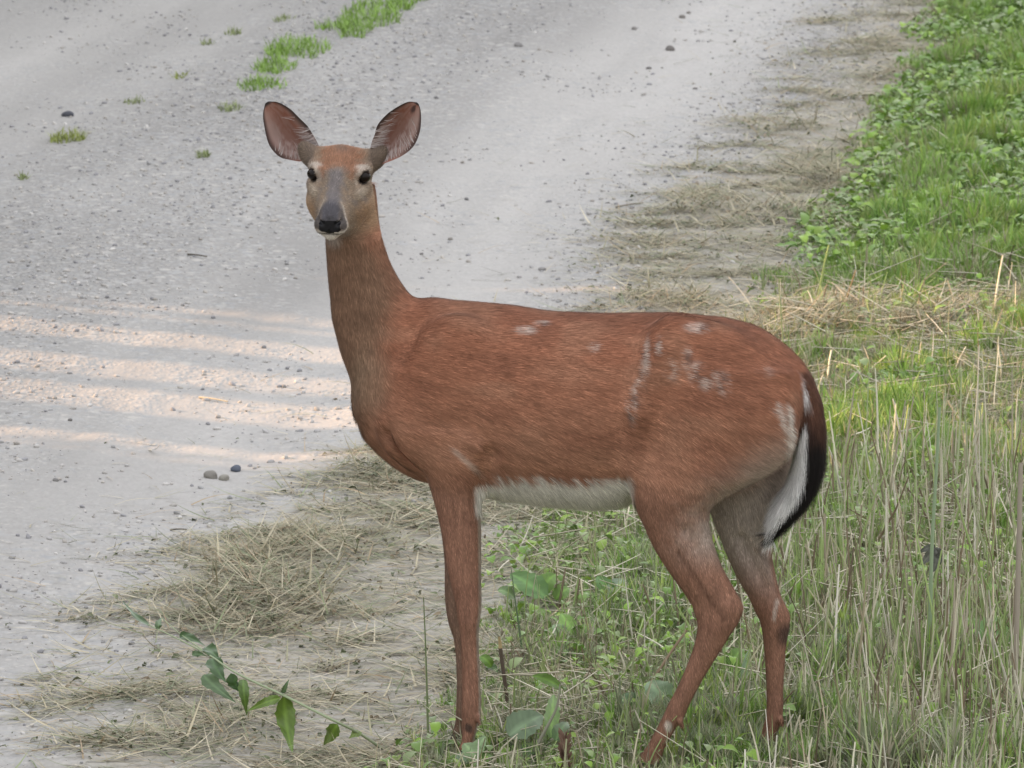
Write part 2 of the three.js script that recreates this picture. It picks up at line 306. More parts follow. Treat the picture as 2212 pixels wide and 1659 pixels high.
legLoft([[820, 1480, 1690, -.06, .058], [900, 1495, 1690, -.07, .07], [1000, 1506, 1706, -.078, .072], [1050, 1517, 1700, -.084, .066], [1095, 1531, 1690, -HN, .058], [1133, 1544, 1676, -HN, .05], [1179, 1563, 1664, -HN, .042], [1224, 1582, 1671, -HN, .036], [1262, 1601, 1679, -HN, .031], [1293, 1619, 1689, -HN, .027], [1320, 1631, 1703, -HN, .0255], [1340, 1641, 1706, -HN, .025], [1362, 1647, 1703, -HN, .023], [1400, 1651, 1697, -HN, .0185], [1438, 1654, 1694, -HN, .017], [1484, 1656, 1691, -HN, .0165], [1520, 1657, 1691, -HN, .0185], [1545, 1655, 1690, -HN, .0185], [1570, 1649, 1682, -HN, .0165], [1590, 1640, 1676, -HN, .019], [null, 1628, 1674, -HN, .0225, -.004]], .03);
// grooves: behind the shin above each hock, behind the elbow, dew claws
bone(J(1484, 1150, HN + .049), .009, J(1572, 1288, HN + .026), .007, .018, true);
bone(J(1600, 1165, -HN + .047), .009, J(1656, 1270, -HN + .031), .007, .018, true);
bone(J(1052, 985, .128), .010, J(1044, 1045, .112), .012, .03, true);
bone(J(895, 676, .085), .007, J(852, 768, .108), .007, .035, true);
bone(J(1008, 952, .131), .006, J(1064, 1002, .131), .005, .025);
bone(J(838, 935, .107), .006, J(905, 1030, .092), .006, .03, true);
for (const [x, y, l] of [[1036, 1548, FN], [1014, 1549, -FN], [1474, 1556, HN], [1690, 1552, -HN]]) for (const s of [-.011, .011]) bone(J(x - 4, y, l + s), .0055, J(x - 1, y + 10, l + s), .004, .006);
// ---- tail
const tailD = legLoft([[800, 1676, 1742, 0, .030], [824, 1690, 1757, 0, .034], [850, 1702, 1768, 0, .036], [880, 1714, 1776, 0, .038], [930, 1720, 1780, 0, .042], [980, 1719, 1777, 0, .042], [1030, 1708, 1767, 0, .040], [1070, 1685, 1749, 0, .036], [1105, 1669, 1724, 0, .029], [1135, 1664, 1696, 0, .019], [1150, 1662, 1680, 0, .010]], .012);
// ---- head, in its own frame: x to the deer's left of picture plane, y up, s from the nose to the poll
const HEAD_YAW = -4.2 * RAD, HEAD_PITCH = 9 * RAD, HEAD_ROLL = -2.6 * RAD;
const headM = new THREE.Matrix4();
{
  const e = J(734, 379, .085), w = new THREE.Vector3().addScaledVector(dA, e[0]).addScaledVector(dN, e[2]); w.y = e[1];
  const world = new THREE.Matrix4().makeRotationY(HEAD_YAW).multiply(new THREE.Matrix4().makeRotationX(HEAD_PITCH)).multiply(new THREE.Matrix4().makeRotationZ(HEAD_ROLL)).setPosition(w);
  headM.makeRotationY(DEER_YAW).multiply(world);               // into the deer's frame
}
const headI = headM.clone().invert(), hE = headI.elements;
const EYE_S = .195, EYE_Y = .028;
function toHead(a, y, l) {                                      // -> [x, y, s]; the frame's origin lies between the eyes
  const x = hE[0] * a + hE[4] * y + hE[8] * l + hE[12], v = hE[1] * a + hE[5] * y + hE[9] * l + hE[13], z = hE[2] * a + hE[6] * y + hE[10] * l + hE[14];
  return [x, v + EYE_Y, EYE_S - z];
}
function fromHead(x, y, s) { return new THREE.Vector3(x, y - EYE_Y, EYE_S - s).applyMatrix4(headM); }
const hv = (x, y, s) => fromHead(x, y, s).toArray();
{
  const R = [[.000, .004, -.030, .020], [.008, .012, -.037, .0225], [.022, .017, -.043, .026], [.045, .019, -.047, .0265], [.075, .024, -.052, .0275], [.105, .033, -.060, .0315], [.135, .045, -.072, .0405], [.165, .060, -.087, .051], [.195, .073, -.098, .060], [.225, .080, -.095, .060], [.25, .074, -.082, .053], [.275, .056, -.062, .042], [.292, .03, -.04, .026]];
  const f = loft(R.map(([s, t, b, w]) => [s, (t + b) / 2, (t - b) / 2, 0, w]));
  const c = fromHead(0, 0, .15), r = .19;
  addPrim((a, y, l) => { const h = toHead(a, y, l); return f(h[2], h[1], h[0]); }, [c.x - r, c.y - r, c.z - r], [c.x + r, c.y + r, c.z + r], .03);
  for (const s of [-1, 1]) {
    bone(hv(s * .038, .046, .158), .009, hv(s * .052, .044, .200), .0115, .018);     // brow
    bone(hv(s * .034, -.02, .165), .016, hv(s * .042, -.035, .225), .022, .025);     // cheek
    bone(hv(s * .038, .010, .145), .008, hv(s * .054, .010, .190), .010, .015);     // below the eye
    bone(hv(s * .0150, -.010, .004), .009, hv(s * .0205, -.017, .020), .010, .009);   // nostril wings
    bone(hv(s * .018, -.026, .012), .010, hv(s * .021, -.029, .05), .011, .012);    // lips
    bone(hv(s * .045, .046, .240), .022, hv(s * .066, .050, .250), .0165, .03);
    bone(hv(s * .062, .050, .246), .014, hv(s * .078, .066, .250), .011, .02);      // ear roots
  }
  bone(hv(0, -.040, .018), .010, hv(0, -.046, .06), .015, .014);                     // chin
  bone(hv(0, .010, .03), .012, hv(0, .045, .15), .017, .02);                        // bridge
  for (const s of [-1, 1]) {
    bone(hv(s * .0135, -.012, -.004), .0042, hv(s * .022, -.006, .008), .003, .006, true);  // nostrils
    bone(hv(s * .0525, .0345, .162), .0105, hv(s * .054, .0345, .161), .0105, .006, true);
    bone(hv(s * .036, .0435, .156), .0028, hv(s * .0535, .0480, .170), .0030, .004);        // eye sockets
    bone(hv(s * .002, -.0335, -.004), .0012, hv(s * .031, -.0345, .045), .0016, .004, true);   // mouth
  }
}
// ---- the field, joined smoothly, meshed with surface nets
const MARGIN = .05;
function field(a, y, l, list) {
  let d = 1;
  for (const p of list) {
    if (p.cut) continue;
    const e = p.d(a, y, l);
    if (p.k > 0) { const h = Math.max(p.k - Math.abs(d - e), 0) / p.k; d = Math.min(d, e) - h * h * p.k * .25; } else d = Math.min(d, e);
  }
  for (const p of list) {
    if (!p.cut) continue;
    const e = -p.d(a, y, l), h = Math.max(p.k - Math.abs(d - e), 0) / p.k; d = Math.max(d, e) + h * h * p.k * .25;
  }
  return d;
}
function near(a0, y0, l0, a1, y1, l1) {
  return prims.filter((p) => a1 > p.lo[0] - MARGIN && a0 < p.hi[0] + MARGIN && y1 > p.lo[1] - MARGIN && y0 < p.hi[1] + MARGIN && l1 > p.lo[2] - MARGIN && l0 < p.hi[2] + MARGIN);
}
function meshField(cell) {
  const lo = [-.47, -.012, -.2], hi = [.72, 1.36, .38];
  const N = lo.map((v, i) => Math.ceil((hi[i] - v) / cell) + 1), [nx, ny, nz] = N;
  const F = new Float32Array(nx * ny * nz).fill(1), B = 12, at = (i, j, k) => (k * ny + j) * nx + i;
  for (let k0 = 0; k0 < nz; k0 += B) for (let j0 = 0; j0 < ny; j0 += B) for (let i0 = 0; i0 < nx; i0 += B) {
    const a0 = lo[0] + i0 * cell, y0 = lo[1] + j0 * cell, l0 = lo[2] + k0 * cell, w = B * cell;
    const list = near(a0, y0, l0, a0 + w, y0 + w, l0 + w);
    if (!list.length) continue;
    const c = field(a0 + w / 2, y0 + w / 2, l0 + w / 2, list);
    if (Math.abs(c) > w * 1.9 + .01) { if (c < 0) for (let k = k0; k < Math.min(nz, k0 + B); k++) for (let j = j0; j < Math.min(ny, j0 + B); j++) F.fill(-1, at(i0, j, k), at(Math.min(nx, i0 + B) - 1, j, k) + 1); continue; }
    for (let k = k0; k < Math.min(nz, k0 + B); k++) for (let j = j0; j < Math.min(ny, j0 + B); j++) for (let i = i0; i < Math.min(nx, i0 + B); i++) F[at(i, j, k)] = field(lo[0] + i * cell, lo[1] + j * cell, lo[2] + k * cell, list);
  }
  const id = new Int32Array(nx * ny * nz).fill(-1), pos = [], idx = [], off = [0, 1, nx, nx + 1, nx * ny, nx * ny + 1, nx * ny + nx, nx * ny + nx + 1];
  const E = [[0, 1], [2, 3], [4, 5], [6, 7], [0, 2], [1, 3], [4, 6], [5, 7], [0, 4], [1, 5], [2, 6], [3, 7]];
  for (let k = 0; k < nz - 1; k++) for (let j = 0; j < ny - 1; j++) for (let i = 0; i < nx - 1; i++) {
    const o = at(i, j, k); let m = 0;
    for (let c = 0; c < 8; c++) if (F[o + off[c]] < 0) m |= 1 << c;
    if (m === 0 || m === 255) continue;
    let x = 0, y = 0, z = 0, n = 0;
    for (const [p, q] of E) {
      const fp = F[o + off[p]], fq = F[o + off[q]];
      if ((fp < 0) === (fq < 0)) continue;
      const t = fp / (fp - fq);
      x += (p & 1) + t * ((q & 1) - (p & 1)); y += (p >> 1 & 1) + t * ((q >> 1 & 1) - (p >> 1 & 1)); z += (p >> 2) + t * ((q >> 2) - (p >> 2)); n++;
    }
    id[o] = pos.length / 3;
    pos.push(lo[0] + (i + x / n) * cell, lo[1] + (j + y / n) * cell, lo[2] + (k + z / n) * cell);
  }
  const quad = (p, q, r, s, flip) => { if (p < 0 || q < 0 || r < 0 || s < 0) return; flip ? idx.push(p, r, q, q, r, s) : idx.push(p, q, r, q, s, r); };
  for (let k = 1; k < nz - 1; k++) for (let j = 1; j < ny - 1; j++) for (let i = 1; i < nx - 1; i++) {
    const o = at(i, j, k), f = F[o] < 0;
    if (f !== (F[o + 1] < 0)) quad(id[o - nx - nx * ny], id[o - nx * ny], id[o - nx], id[o], !f);
    if (f !== (F[o + nx] < 0)) quad(id[o - 1 - nx * ny], id[o - nx * ny], id[o - 1], id[o], f);
    if (f !== (F[o + nx * ny] < 0)) quad(id[o - 1 - nx], id[o - nx], id[o - 1], id[o], !f);
  }
  return { pos: new Float32Array(pos), idx };
}
const net = meshField(.004);
const nV = net.pos.length / 3, nrm = new Float32Array(nV * 3);
for (let i = 0; i < nV; i++) {
  const [a, y, l] = net.pos.subarray(i * 3, i * 3 + 3), e = .003, L = near(a - e, y - e, l - e, a + e, y + e, l + e);
  const g = [field(a + e, y, l, L) - field(a - e, y, l, L), field(a, y + e, l, L) - field(a, y - e, l, L), field(a, y, l + e, L) - field(a, y, l - e, L)], m = Math.hypot(...g) || 1;
  nrm.set([g[0] / m, g[1] / m, g[2] / m], i * 3);
}
// ---- markings
const RUST = [.300, .133, .080], DARKRUST = [.200, .088, .055], TAN = [.350, .190, .122], GREYBROWN = [.185, .120, .080], WHITE = [.66, .64, .59], PALE = [.40, .345, .285], LEG = [.255, .140, .100], BLACK = [.014, .012, .012];
const SCARS = [[1145, 722, 22, 9], [1178, 705, 16, 6], [1296, 752, 9, 12], [1512, 702, 26, 12], [1412, 770, 9, 40], [1398, 832, 12, 36], [1386, 880, 9, 30], [1466, 795, 13, 20], [1518, 800, 14, 24], [1538, 815, 13, 18], [1574, 818, 12, 22], [1562, 802, 8, 12], [1497, 770, 8, 22], [1440, 745, 7, 20], [1655, 790, 14, 12]];
function markings(a, y, l, n) {
  const X = pX(a), Y = pY(y, l), nz = fbm2(a * 60, y * 60, 3, 5), streak = noise3(a * 45 + y * 20, y * 260 + a * 60, l * 90);
  let c = mix3(RUST, TAN, .75 * sstep(760, 1040, Y + (nz - .5) * 60));
  c = mix3(c, DARKRUST, .55 * sstep(.55, 1, n[1]) * sstep(860, 980, X));
  const fl = noise3(a * 14, y * 22, l * 14);
  c = mix3(c, DARKRUST, .4 * sstep(.5, .8, fl));
  c = mix3(c, TAN, .45 * sstep(.45, .15, fl));
  // neck and chest front are greyer
  const neckBack = Y < 660 ? lerp(800, 900, sstep(440, 650, Y)) : lerp(900, 830, sstep(660, 960, Y));
  c = mix3(c, GREYBROWN, .85 * sstep(neckBack, neckBack - 70, X + (nz - .5) * 20) * sstep(1010, 940, Y));
  c = mix3(c, [.29, .205, .14], .6 * sstep(70, 20, Math.hypot((X - 822) / 1.0, (Y - 845) / 1.5)) * sstep(.1, .5, n[2] * Math.sign(l)));
  // legs
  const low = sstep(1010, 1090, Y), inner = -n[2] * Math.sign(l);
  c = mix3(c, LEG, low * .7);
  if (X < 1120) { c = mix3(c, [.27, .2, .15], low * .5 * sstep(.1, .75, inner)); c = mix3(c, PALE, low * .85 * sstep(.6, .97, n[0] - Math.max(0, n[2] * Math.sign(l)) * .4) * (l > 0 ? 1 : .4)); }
  else c = mix3(c, [.36, .31, .27], low * .85 * sstep(.0, .6, inner) * sstep(1330, 1180, Y));
  // belly
  if (X > 1020 && X < 1440) {
    const edge = lerp(1050, 1036, sstep(1040, 1120, X)) - 10 * sstep(1260, 1350, X) + (noise3(a * 220, y * 25, 4) - .5) * 16 + (nz - .5) * 12;
    c = mix3(c, WHITE, sstep(edge - 7, edge + 9, Y) * sstep(1046, 1058, X) * sstep(1400, 1372, X) * sstep(.145, .135, Math.abs(l)) * (Y < 1115 ? 1 : 0));
  }
  // pale hinder thigh and seat under the tail
  c = mix3(c, [.42, .365, .32], .9 * sstep(1480, 1610, X + (Y - 1060) * .45 + (nz - .5) * 60) * sstep(925, 1065, Y + (X - 1600) * .55) * sstep(1230, 1120, Y));
  c = mix3(c, [.34, .31, .28], .7 * sstep(34, 12, Math.hypot(X - 740, (Y - 528) * .8)) * sstep(470, 500, Y));
  c = mix3(c, [.45, .38, .32], .5 * sstep(11, 3, Math.abs((Y - 22 - 955) - (X - 1005) * .85)) * sstep(1000, 1015, X) * sstep(1075, 1050, X) * (Y < 1040 ? 1 : 0));
  c = mix3(c, [.6, .56, .5], .8 * sstep(11, 5, Math.hypot(X - 1462, (Y - 1545) * .7)));
  c = mix3(c, [.05, .04, .035], .8 * sstep(12, 6, Math.min(Math.hypot(X - 1474, Y - 1580), Math.hypot(X - 1036, Y - 1572), Math.hypot(X - 1690, Y - 1576))));
  const seat = Math.max(sstep(24, 10, Math.hypot(X - 1692, Y - 868)), sstep(15, 6, Math.abs(X - 1702)) * sstep(860, 880, Y) * sstep(1040, 960, Y));
  c = mix3(c, [.105, .05, .034], .85 * sstep(1700, 1752, X) * sstep(770, 850, Y) * sstep(1000, 940, Y));
  c = mix3(c, WHITE, seat * sstep(.12, .6, noise3(a * 190, y * 30, 8)) * .85 * sstep(.3, .6, nz + .15));
  for (const [sx, sy, rx, ry] of SCARS) {
    const e = Math.hypot((X - sx) / rx, (Y - 1 - sy) / ry) / 1.3;
    if (e < 1.3) c = mix3(c, nz > .60 ? [.14, .11, .10] : [.50, .43, .38], .72 * sstep(1.15, .35, e) * sstep(.30, .56, fbm2(a * 190 + y * 40, y * 45, 2, 31)));
  }
  { // darker short hair along the tendon grooves, pale strip on the inner far shank
    const seg = (x0, y0, x1, y1) => { const t = clamp(((X - x0) * (x1 - x0) + (Y - y0) * (y1 - y0)) / ((x1 - x0) ** 2 + (y1 - y0) ** 2)); return Math.hypot(X - x0 - t * (x1 - x0), Y - y0 - t * (y1 - y0)); };
    if (l > 0) c = mix3(c, [.12, .065, .045], .5 * sstep(9, 2, seg(1488, 1172, 1578, 1310)));
    else { c = mix3(c, [.12, .085, .065], .5 * sstep(9, 2, seg(1610, 1185, 1650, 1240))); c = mix3(c, [.55, .49, .43], .55 * sstep(6, 2, seg(1650, 1300, 1645, 1336))); }
  }
  // dark mark inside the far hock
  c = mix3(c, [.04, .03, .028], .75 * sstep(24, 8, Math.hypot(X - 1668, (Y - 1372) * .7)) * (l < 0 ? 1 : 0));
  // tail
  const td = tailD(a, y, l);
  if (td < .012 && X > 1690 - sstep(1000, 1100, Y) * 60) {
    const under = sstep(.05, -.35, n[0] - .25 * Math.abs(n[2])), side = sstep(.028, .036, Math.abs(l));
    let t = mix3([.10, .048, .032], BLACK, sstep(845, 935, Y + (nz - .5) * 60));
    t = mix3(t, [.70, .70, .70], Math.max(under, side * sstep(870, 820, Y) * .8, .95 * under));
    c = mix3(c, t, sstep(.012, .004, td));
  }
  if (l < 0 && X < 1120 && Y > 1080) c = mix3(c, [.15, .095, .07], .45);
  const legW = sstep(1040, 1110, Y), st2 = lerp(noise3(a * 16 + y * 14, y * 120 + a * 34, l * 60 + 7), noise3(a * 150, y * 18, l * 150), legW), st1 = lerp(streak, noise3(a * 320, y * 45, l * 300), legW), v = (.82 + .36 * st1) * (.90 + .20 * st2);
  return [c[0] * v, c[1] * v, c[2] * v];
}
function faceMarks(h, c, n) {                                    // h = [x, y, s]
  const [x, y, s] = h, ax = Math.abs(x), nz = fbm2(x * 90 + 7, (y + s) * 90, 3, 9);
  let f = mix3([.20, .155, .115], [.27, .205, .15], nz);
  f = mix3(f, [.19, .165, .15], .7 * sstep(.45, .7, fbm2(x * 60 + 3, y * 60 + s * 40, 3, 77)));
  f = mix3(f, [.20, .142, .098], sstep(.026, .036, ax) * sstep(.046, .058, y) * .85);
  f = mix3(f, [.125, .098, .078], sstep(.048, .058, ax) * sstep(.195, .215, s) * sstep(.0, .02, y) * .85);
  f = mix3(f, [.33, .20, .11], sstep(.03, .05, ax) * sstep(.0, -.03, y) * .6);                                       // cheeks, warmer
  f = mix3(f, [.235, .118, .07], sstep(.130, .155, s + (nz - .5) * .03) * sstep(.030, .042, y) * sstep(.054, .028, ax + (nz - .5) * .03) * .9);      // rusty forehead
  f = mix3(f, [.15, .105, .08], sstep(.022, .0, ax + (nz - .5) * .02) * sstep(.195, .215, s) * .7);                    // darker crown
  f = mix3(f, [.128, .118, .120], .85 * sstep(.022, .007, ax + (nz - .5) * .012) * sstep(.0, .02, y) * sstep(.150, .125, s) * sstep(.0, .03, s));  // grey bridge
  const de = Math.hypot(ax - .048, (y - .0335) * 1.15, (s - .172) * .9); f = mix3(f, [.43, .375, .32], .8 * sstep(.0185, .0225, de) * sstep(.0315, .0255, de) * Math.max(sstep(.036, .044, y), .7 * sstep(.042, .036, ax)) * sstep(.20, .185, s));    // pale over the eye
  f = mix3(f, [.44, .38, .31], .6 * sstep(.020, .008, Math.hypot(ax - .044, (y - .008) * 1.4)) * sstep(.12, .14, s));       // pale under the eye
  f = mix3(f, [.03, .024, .022], sstep(.0215, .0170, Math.hypot(ax - .0480, (y - .0345) * 1.25, s - .172)));                 // lids
  f = mix3(f, [.075, .072, .080], sstep(.050, .014, s + (nz - .5) * .012) * sstep(.028, .013, ax) * sstep(-.022, -.008, y));                                          // dark muzzle top
  f = mix3(f, [.085, .075, .072], sstep(.034, .022, s) * sstep(.014, .022, ax) * sstep(-.030, -.020, y));
  f = mix3(f, [.56, .52, .47], sstep(.060, .040, s) * sstep(-.024, -.031, y));                                              // white lips and chin
  f = mix3(f, [.50, .46, .40], .7 * sstep(.010, .004, Math.abs(s - .044 - y * .3)) * sstep(.01, .03, ax));                // pale band behind the muzzle
  f = mix3(f, [.50, .47, .42], .8 * sstep(-.045, -.065, y) * sstep(.17, .10, s));                                          // throat
  f = mix3(f, [.035, .03, .03], .8 * sstep(.0028, .001, Math.abs(y + .0335 + Math.max(0, s - .01) * .03)) * sstep(.06, .04, s));   // mouth line
  return f;
}
const col = new Float32Array(nV * 3), zone = new Uint8Array(nV), hoofOf = new Uint8Array(nV);
for (let i = 0; i < nV; i++) {
  const a = net.pos[i * 3], y = net.pos[i * 3 + 1], l = net.pos[i * 3 + 2], n = nrm.subarray(i * 3, i * 3 + 3);
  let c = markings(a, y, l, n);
  const h = toHead(a, y, l);
  if (h[2] > -.03 && h[2] < .32 && Math.abs(h[0]) < .11 && h[1] > -.125 && h[1] < .12) {
    const w = sstep(.30, .25, h[2]) * sstep(-.118, -.085, h[1] - .12 * Math.max(0, h[2] - .17));
    const v = .88 + .24 * noise3(h[0] * 300, h[1] * 160, h[2] * 120), f = faceMarks(h, c, n);
    c = mix3(c, [f[0] * v, f[1] * v, f[2] * v], w);
    if (h[2] < .013 - Math.max(0, -h[1] - .02) * .35 && h[1] < -.001 - Math.abs(h[0]) * .25 && h[1] > -.0335 + Math.abs(h[0]) * .25 && Math.abs(h[0]) < .0225) zone[i] = 1;
    if (h[2] < .08 || Math.hypot(Math.abs(h[0]) - .048, h[1] - .0345, h[2] - .170) < .021) zone[i] |= 4;   // bare or nearly bare
  }
  if (y < .034 + .25 * Math.max(0, -(n[0])) * .02) { zone[i] = 2; hoofOf[i] = l > 0 ? (a < .1 ? 0 : 1) : (a < .2 ? 2 : 3); }
  col.set(c, i * 3);
}
function subMesh(keep) {
  const map = new Map(), p = [], n = [], c = [], ix = [];
  for (let t = 0; t < net.idx.length; t += 3) {
    if (!keep(net.idx[t], net.idx[t + 1], net.idx[t + 2])) continue;
    for (let q = 0; q < 3; q++) {
      const v = net.idx[t + q];
      if (!map.has(v)) { map.set(v, map.size); for (let e = 0; e < 3; e++) { p.push(net.pos[v * 3 + e]); n.push(nrm[v * 3 + e]); c.push(col[v * 3 + e]); } }
      ix.push(map.get(v));
    }
  }
  const g = new THREE.BufferGeometry();
  g.setAttribute('position', new THREE.Float32BufferAttribute(p, 3)); g.setAttribute('normal', new THREE.Float32BufferAttribute(n, 3)); g.setAttribute('color', new THREE.Float32BufferAttribute(c, 3));
  g.setIndex(ix); return g;
}
// ---- ears: cupped shells drawn between their two measured edges
function earGeometry(inE, outE, sgn) {
  const nu = 40, nv = 26, zoom = (p) => [518.4 + p[0] * .24409, 189 + p[1] * .24409];
  const lBase = .045, cv = (P) => new THREE.CatmullRomCurve3(P.map((p) => { const [x, y] = zoom(p), q = J(x, y, lBase); return new THREE.Vector3(...q); }), false, 'centripetal');
  const A = cv(inE), B = cv(outE), P = [], N = [], C = [], I = [];
  const nf = new THREE.Vector3(.05, .15, 1).normalize(), r = rng(sgn > 0 ? 5 : 6);
  const fwd = new THREE.Vector3(0, 0, 1).applyAxisAngle(new THREE.Vector3(0, 1, 0), DEER_YAW);
  const grid = (side) => {
    const base = P.length / 3;
    for (let i = 0; i <= nu; i++) for (let j = 0; j <= nv; j++) {
      const u = i / nu, v = j / nv, s = v * 2 - 1, p = A.getPoint(u).lerp(B.getPoint(u), v);
      const wid = A.getPoint(u).distanceTo(B.getPoint(u)), cup = (1 - Math.pow(Math.abs(s), 2.2)) * wid * lerp(.62, .30, u) + (1 - u) * .012;
      const th = .0035 * Math.sqrt(Math.max(0, 1 - s * s)) + .0006;
      p.addScaledVector(fwd, -cup + (side ? -th : th) + .004 * Math.sin(u * 9 + s * 2) * (1 - s * s));
      P.push(p.x, p.y, p.z);
      const nz = fbm2(u * 16, v * 12, 3, side ? 3 : 4), edge = 1 - sstep(.02, .15, Math.min(v * .85, 1 - v));
      let c;
      if (side) c = mix3([.20, .13, .085], [.05, .042, .04], sstep(.6, 1, u));
      else {
        c = mix3([.34, .20, .165], [.29, .13, .095], sstep(.3, .7, nz));
        c = mix3(c, [.14, .075, .06], .75 * sstep(.75, .45, Math.abs(s) + (nz - .5) * .8) * sstep(.85, .2, u));
        c = mix3(c, [.46, .38, .355], .6 * sstep(.5, .85, (sgn > 0 ? v : v) * 1 + (nz - .5) * .7) * sstep(1, .6, u) * (1 - edge));
        c = mix3(c, [.46, .41, .395], .7 * sstep(.42, .16, v + (nz - .5) * .3) * sstep(.62, .15, u));
        c = mix3(c, [.05, .04, .038], edge * sstep(.10, .42, u) * .92);
        c = mix3(c, [.05, .04, .04], sstep(.90, .97, u));
        if (sgn > 0) c = mix3(c, [.05, .035, .034], .85 * sstep(.11, .05, Math.hypot(u - .80, (v - .55) * .8) + (nz - .5) * .06));
      }
      C.push(...c);
    }
    for (let i = 0; i < nu; i++) for (let j = 0; j < nv; j++) {
      const o = base + i * (nv + 1) + j, t = [o, o + 1, o + nv + 1, o + 1, o + nv + 2, o + nv + 1];
      if ((side === 1) !== (sgn > 0)) t.reverse();
      I.push(...t);
    }
  };
  grid(0); grid(1);
  const g = new THREE.BufferGeometry();
  g.setAttribute('position', new THREE.Float32BufferAttribute(P, 3)); g.setAttribute('color', new THREE.Float32BufferAttribute(C, 3)); g.setIndex(I); g.computeVertexNormals();
  return g;
}
const earL = earGeometry([[700, 530], [672, 470], [640, 415], [600, 350], [520, 268], [440, 190], [335, 132], [255, 122]], [[590, 640], [545, 660], [440, 645], [350, 618], [262, 520], [215, 350], [204, 235], [222, 145]], -1);
const earR = earGeometry([[1150, 560], [1168, 480], [1190, 425], [1215, 340], [1300, 240], [1400, 170], [1490, 128], [1562, 130]], [[1235, 690], [1320, 662], [1450, 600], [1540, 518], [1590, 400], [1603, 285], [1597, 195], [1582, 150]], 1);

const coatMat = new THREE.MeshPhysicalMaterial({ vertexColors: true, roughness: .86, sheen: .25, sheenRoughness: .6, sheenColor: new THREE.Color(.8, .7, .6), specularIntensity: .35 });
const noseMat = new THREE.MeshPhysicalMaterial({ color: new THREE.Color().setRGB(.006, .006, .008), roughness: .45, specularIntensity: .5 });
const hoofMat = new THREE.MeshStandardMaterial({ color: new THREE.Color().setRGB(.03, .025, .022), roughness: .55 });
const eyeMat = new THREE.MeshPhysicalMaterial({ color: new THREE.Color().setRGB(.010, .007, .006), roughness: .2, specularIntensity: .35 });
const deer = new THREE.Group(); deer.name = 'deer'; deer.rotation.y = -DEER_YAW;
const bodyGeo = subMesh((a, b, c) => !((zone[a] & 1) && (zone[b] & 1) && (zone[c] & 1)) && !(zone[a] === 2 && zone[b] === 2 && zone[c] === 2));
part('body', mergeGeometries([bodyGeo, earL, earR]), coatMat, deer);
part('nose', subMesh((a, b, c) => (zone[a] & 1) && (zone[b] & 1) && (zone[c] & 1)), noseMat, deer, 'moist black nose');
for (let k = 0; k < 4; k++) part('hoof', subMesh((a, b, c) => zone[a] === 2 && zone[b] === 2 && zone[c] === 2 && hoofOf[a] === k), hoofMat, deer);
for (const s of [-1, 1]) {
  const g = new THREE.SphereGeometry(.0158, 28, 20); g.scale(1, .80, 1.02);
  const p = fromHead(s * .0475, .0345, .1755); g.translate(p.x, p.y, p.z);
  part('eye', g, eyeMat, deer, 'glossy black eye');
}
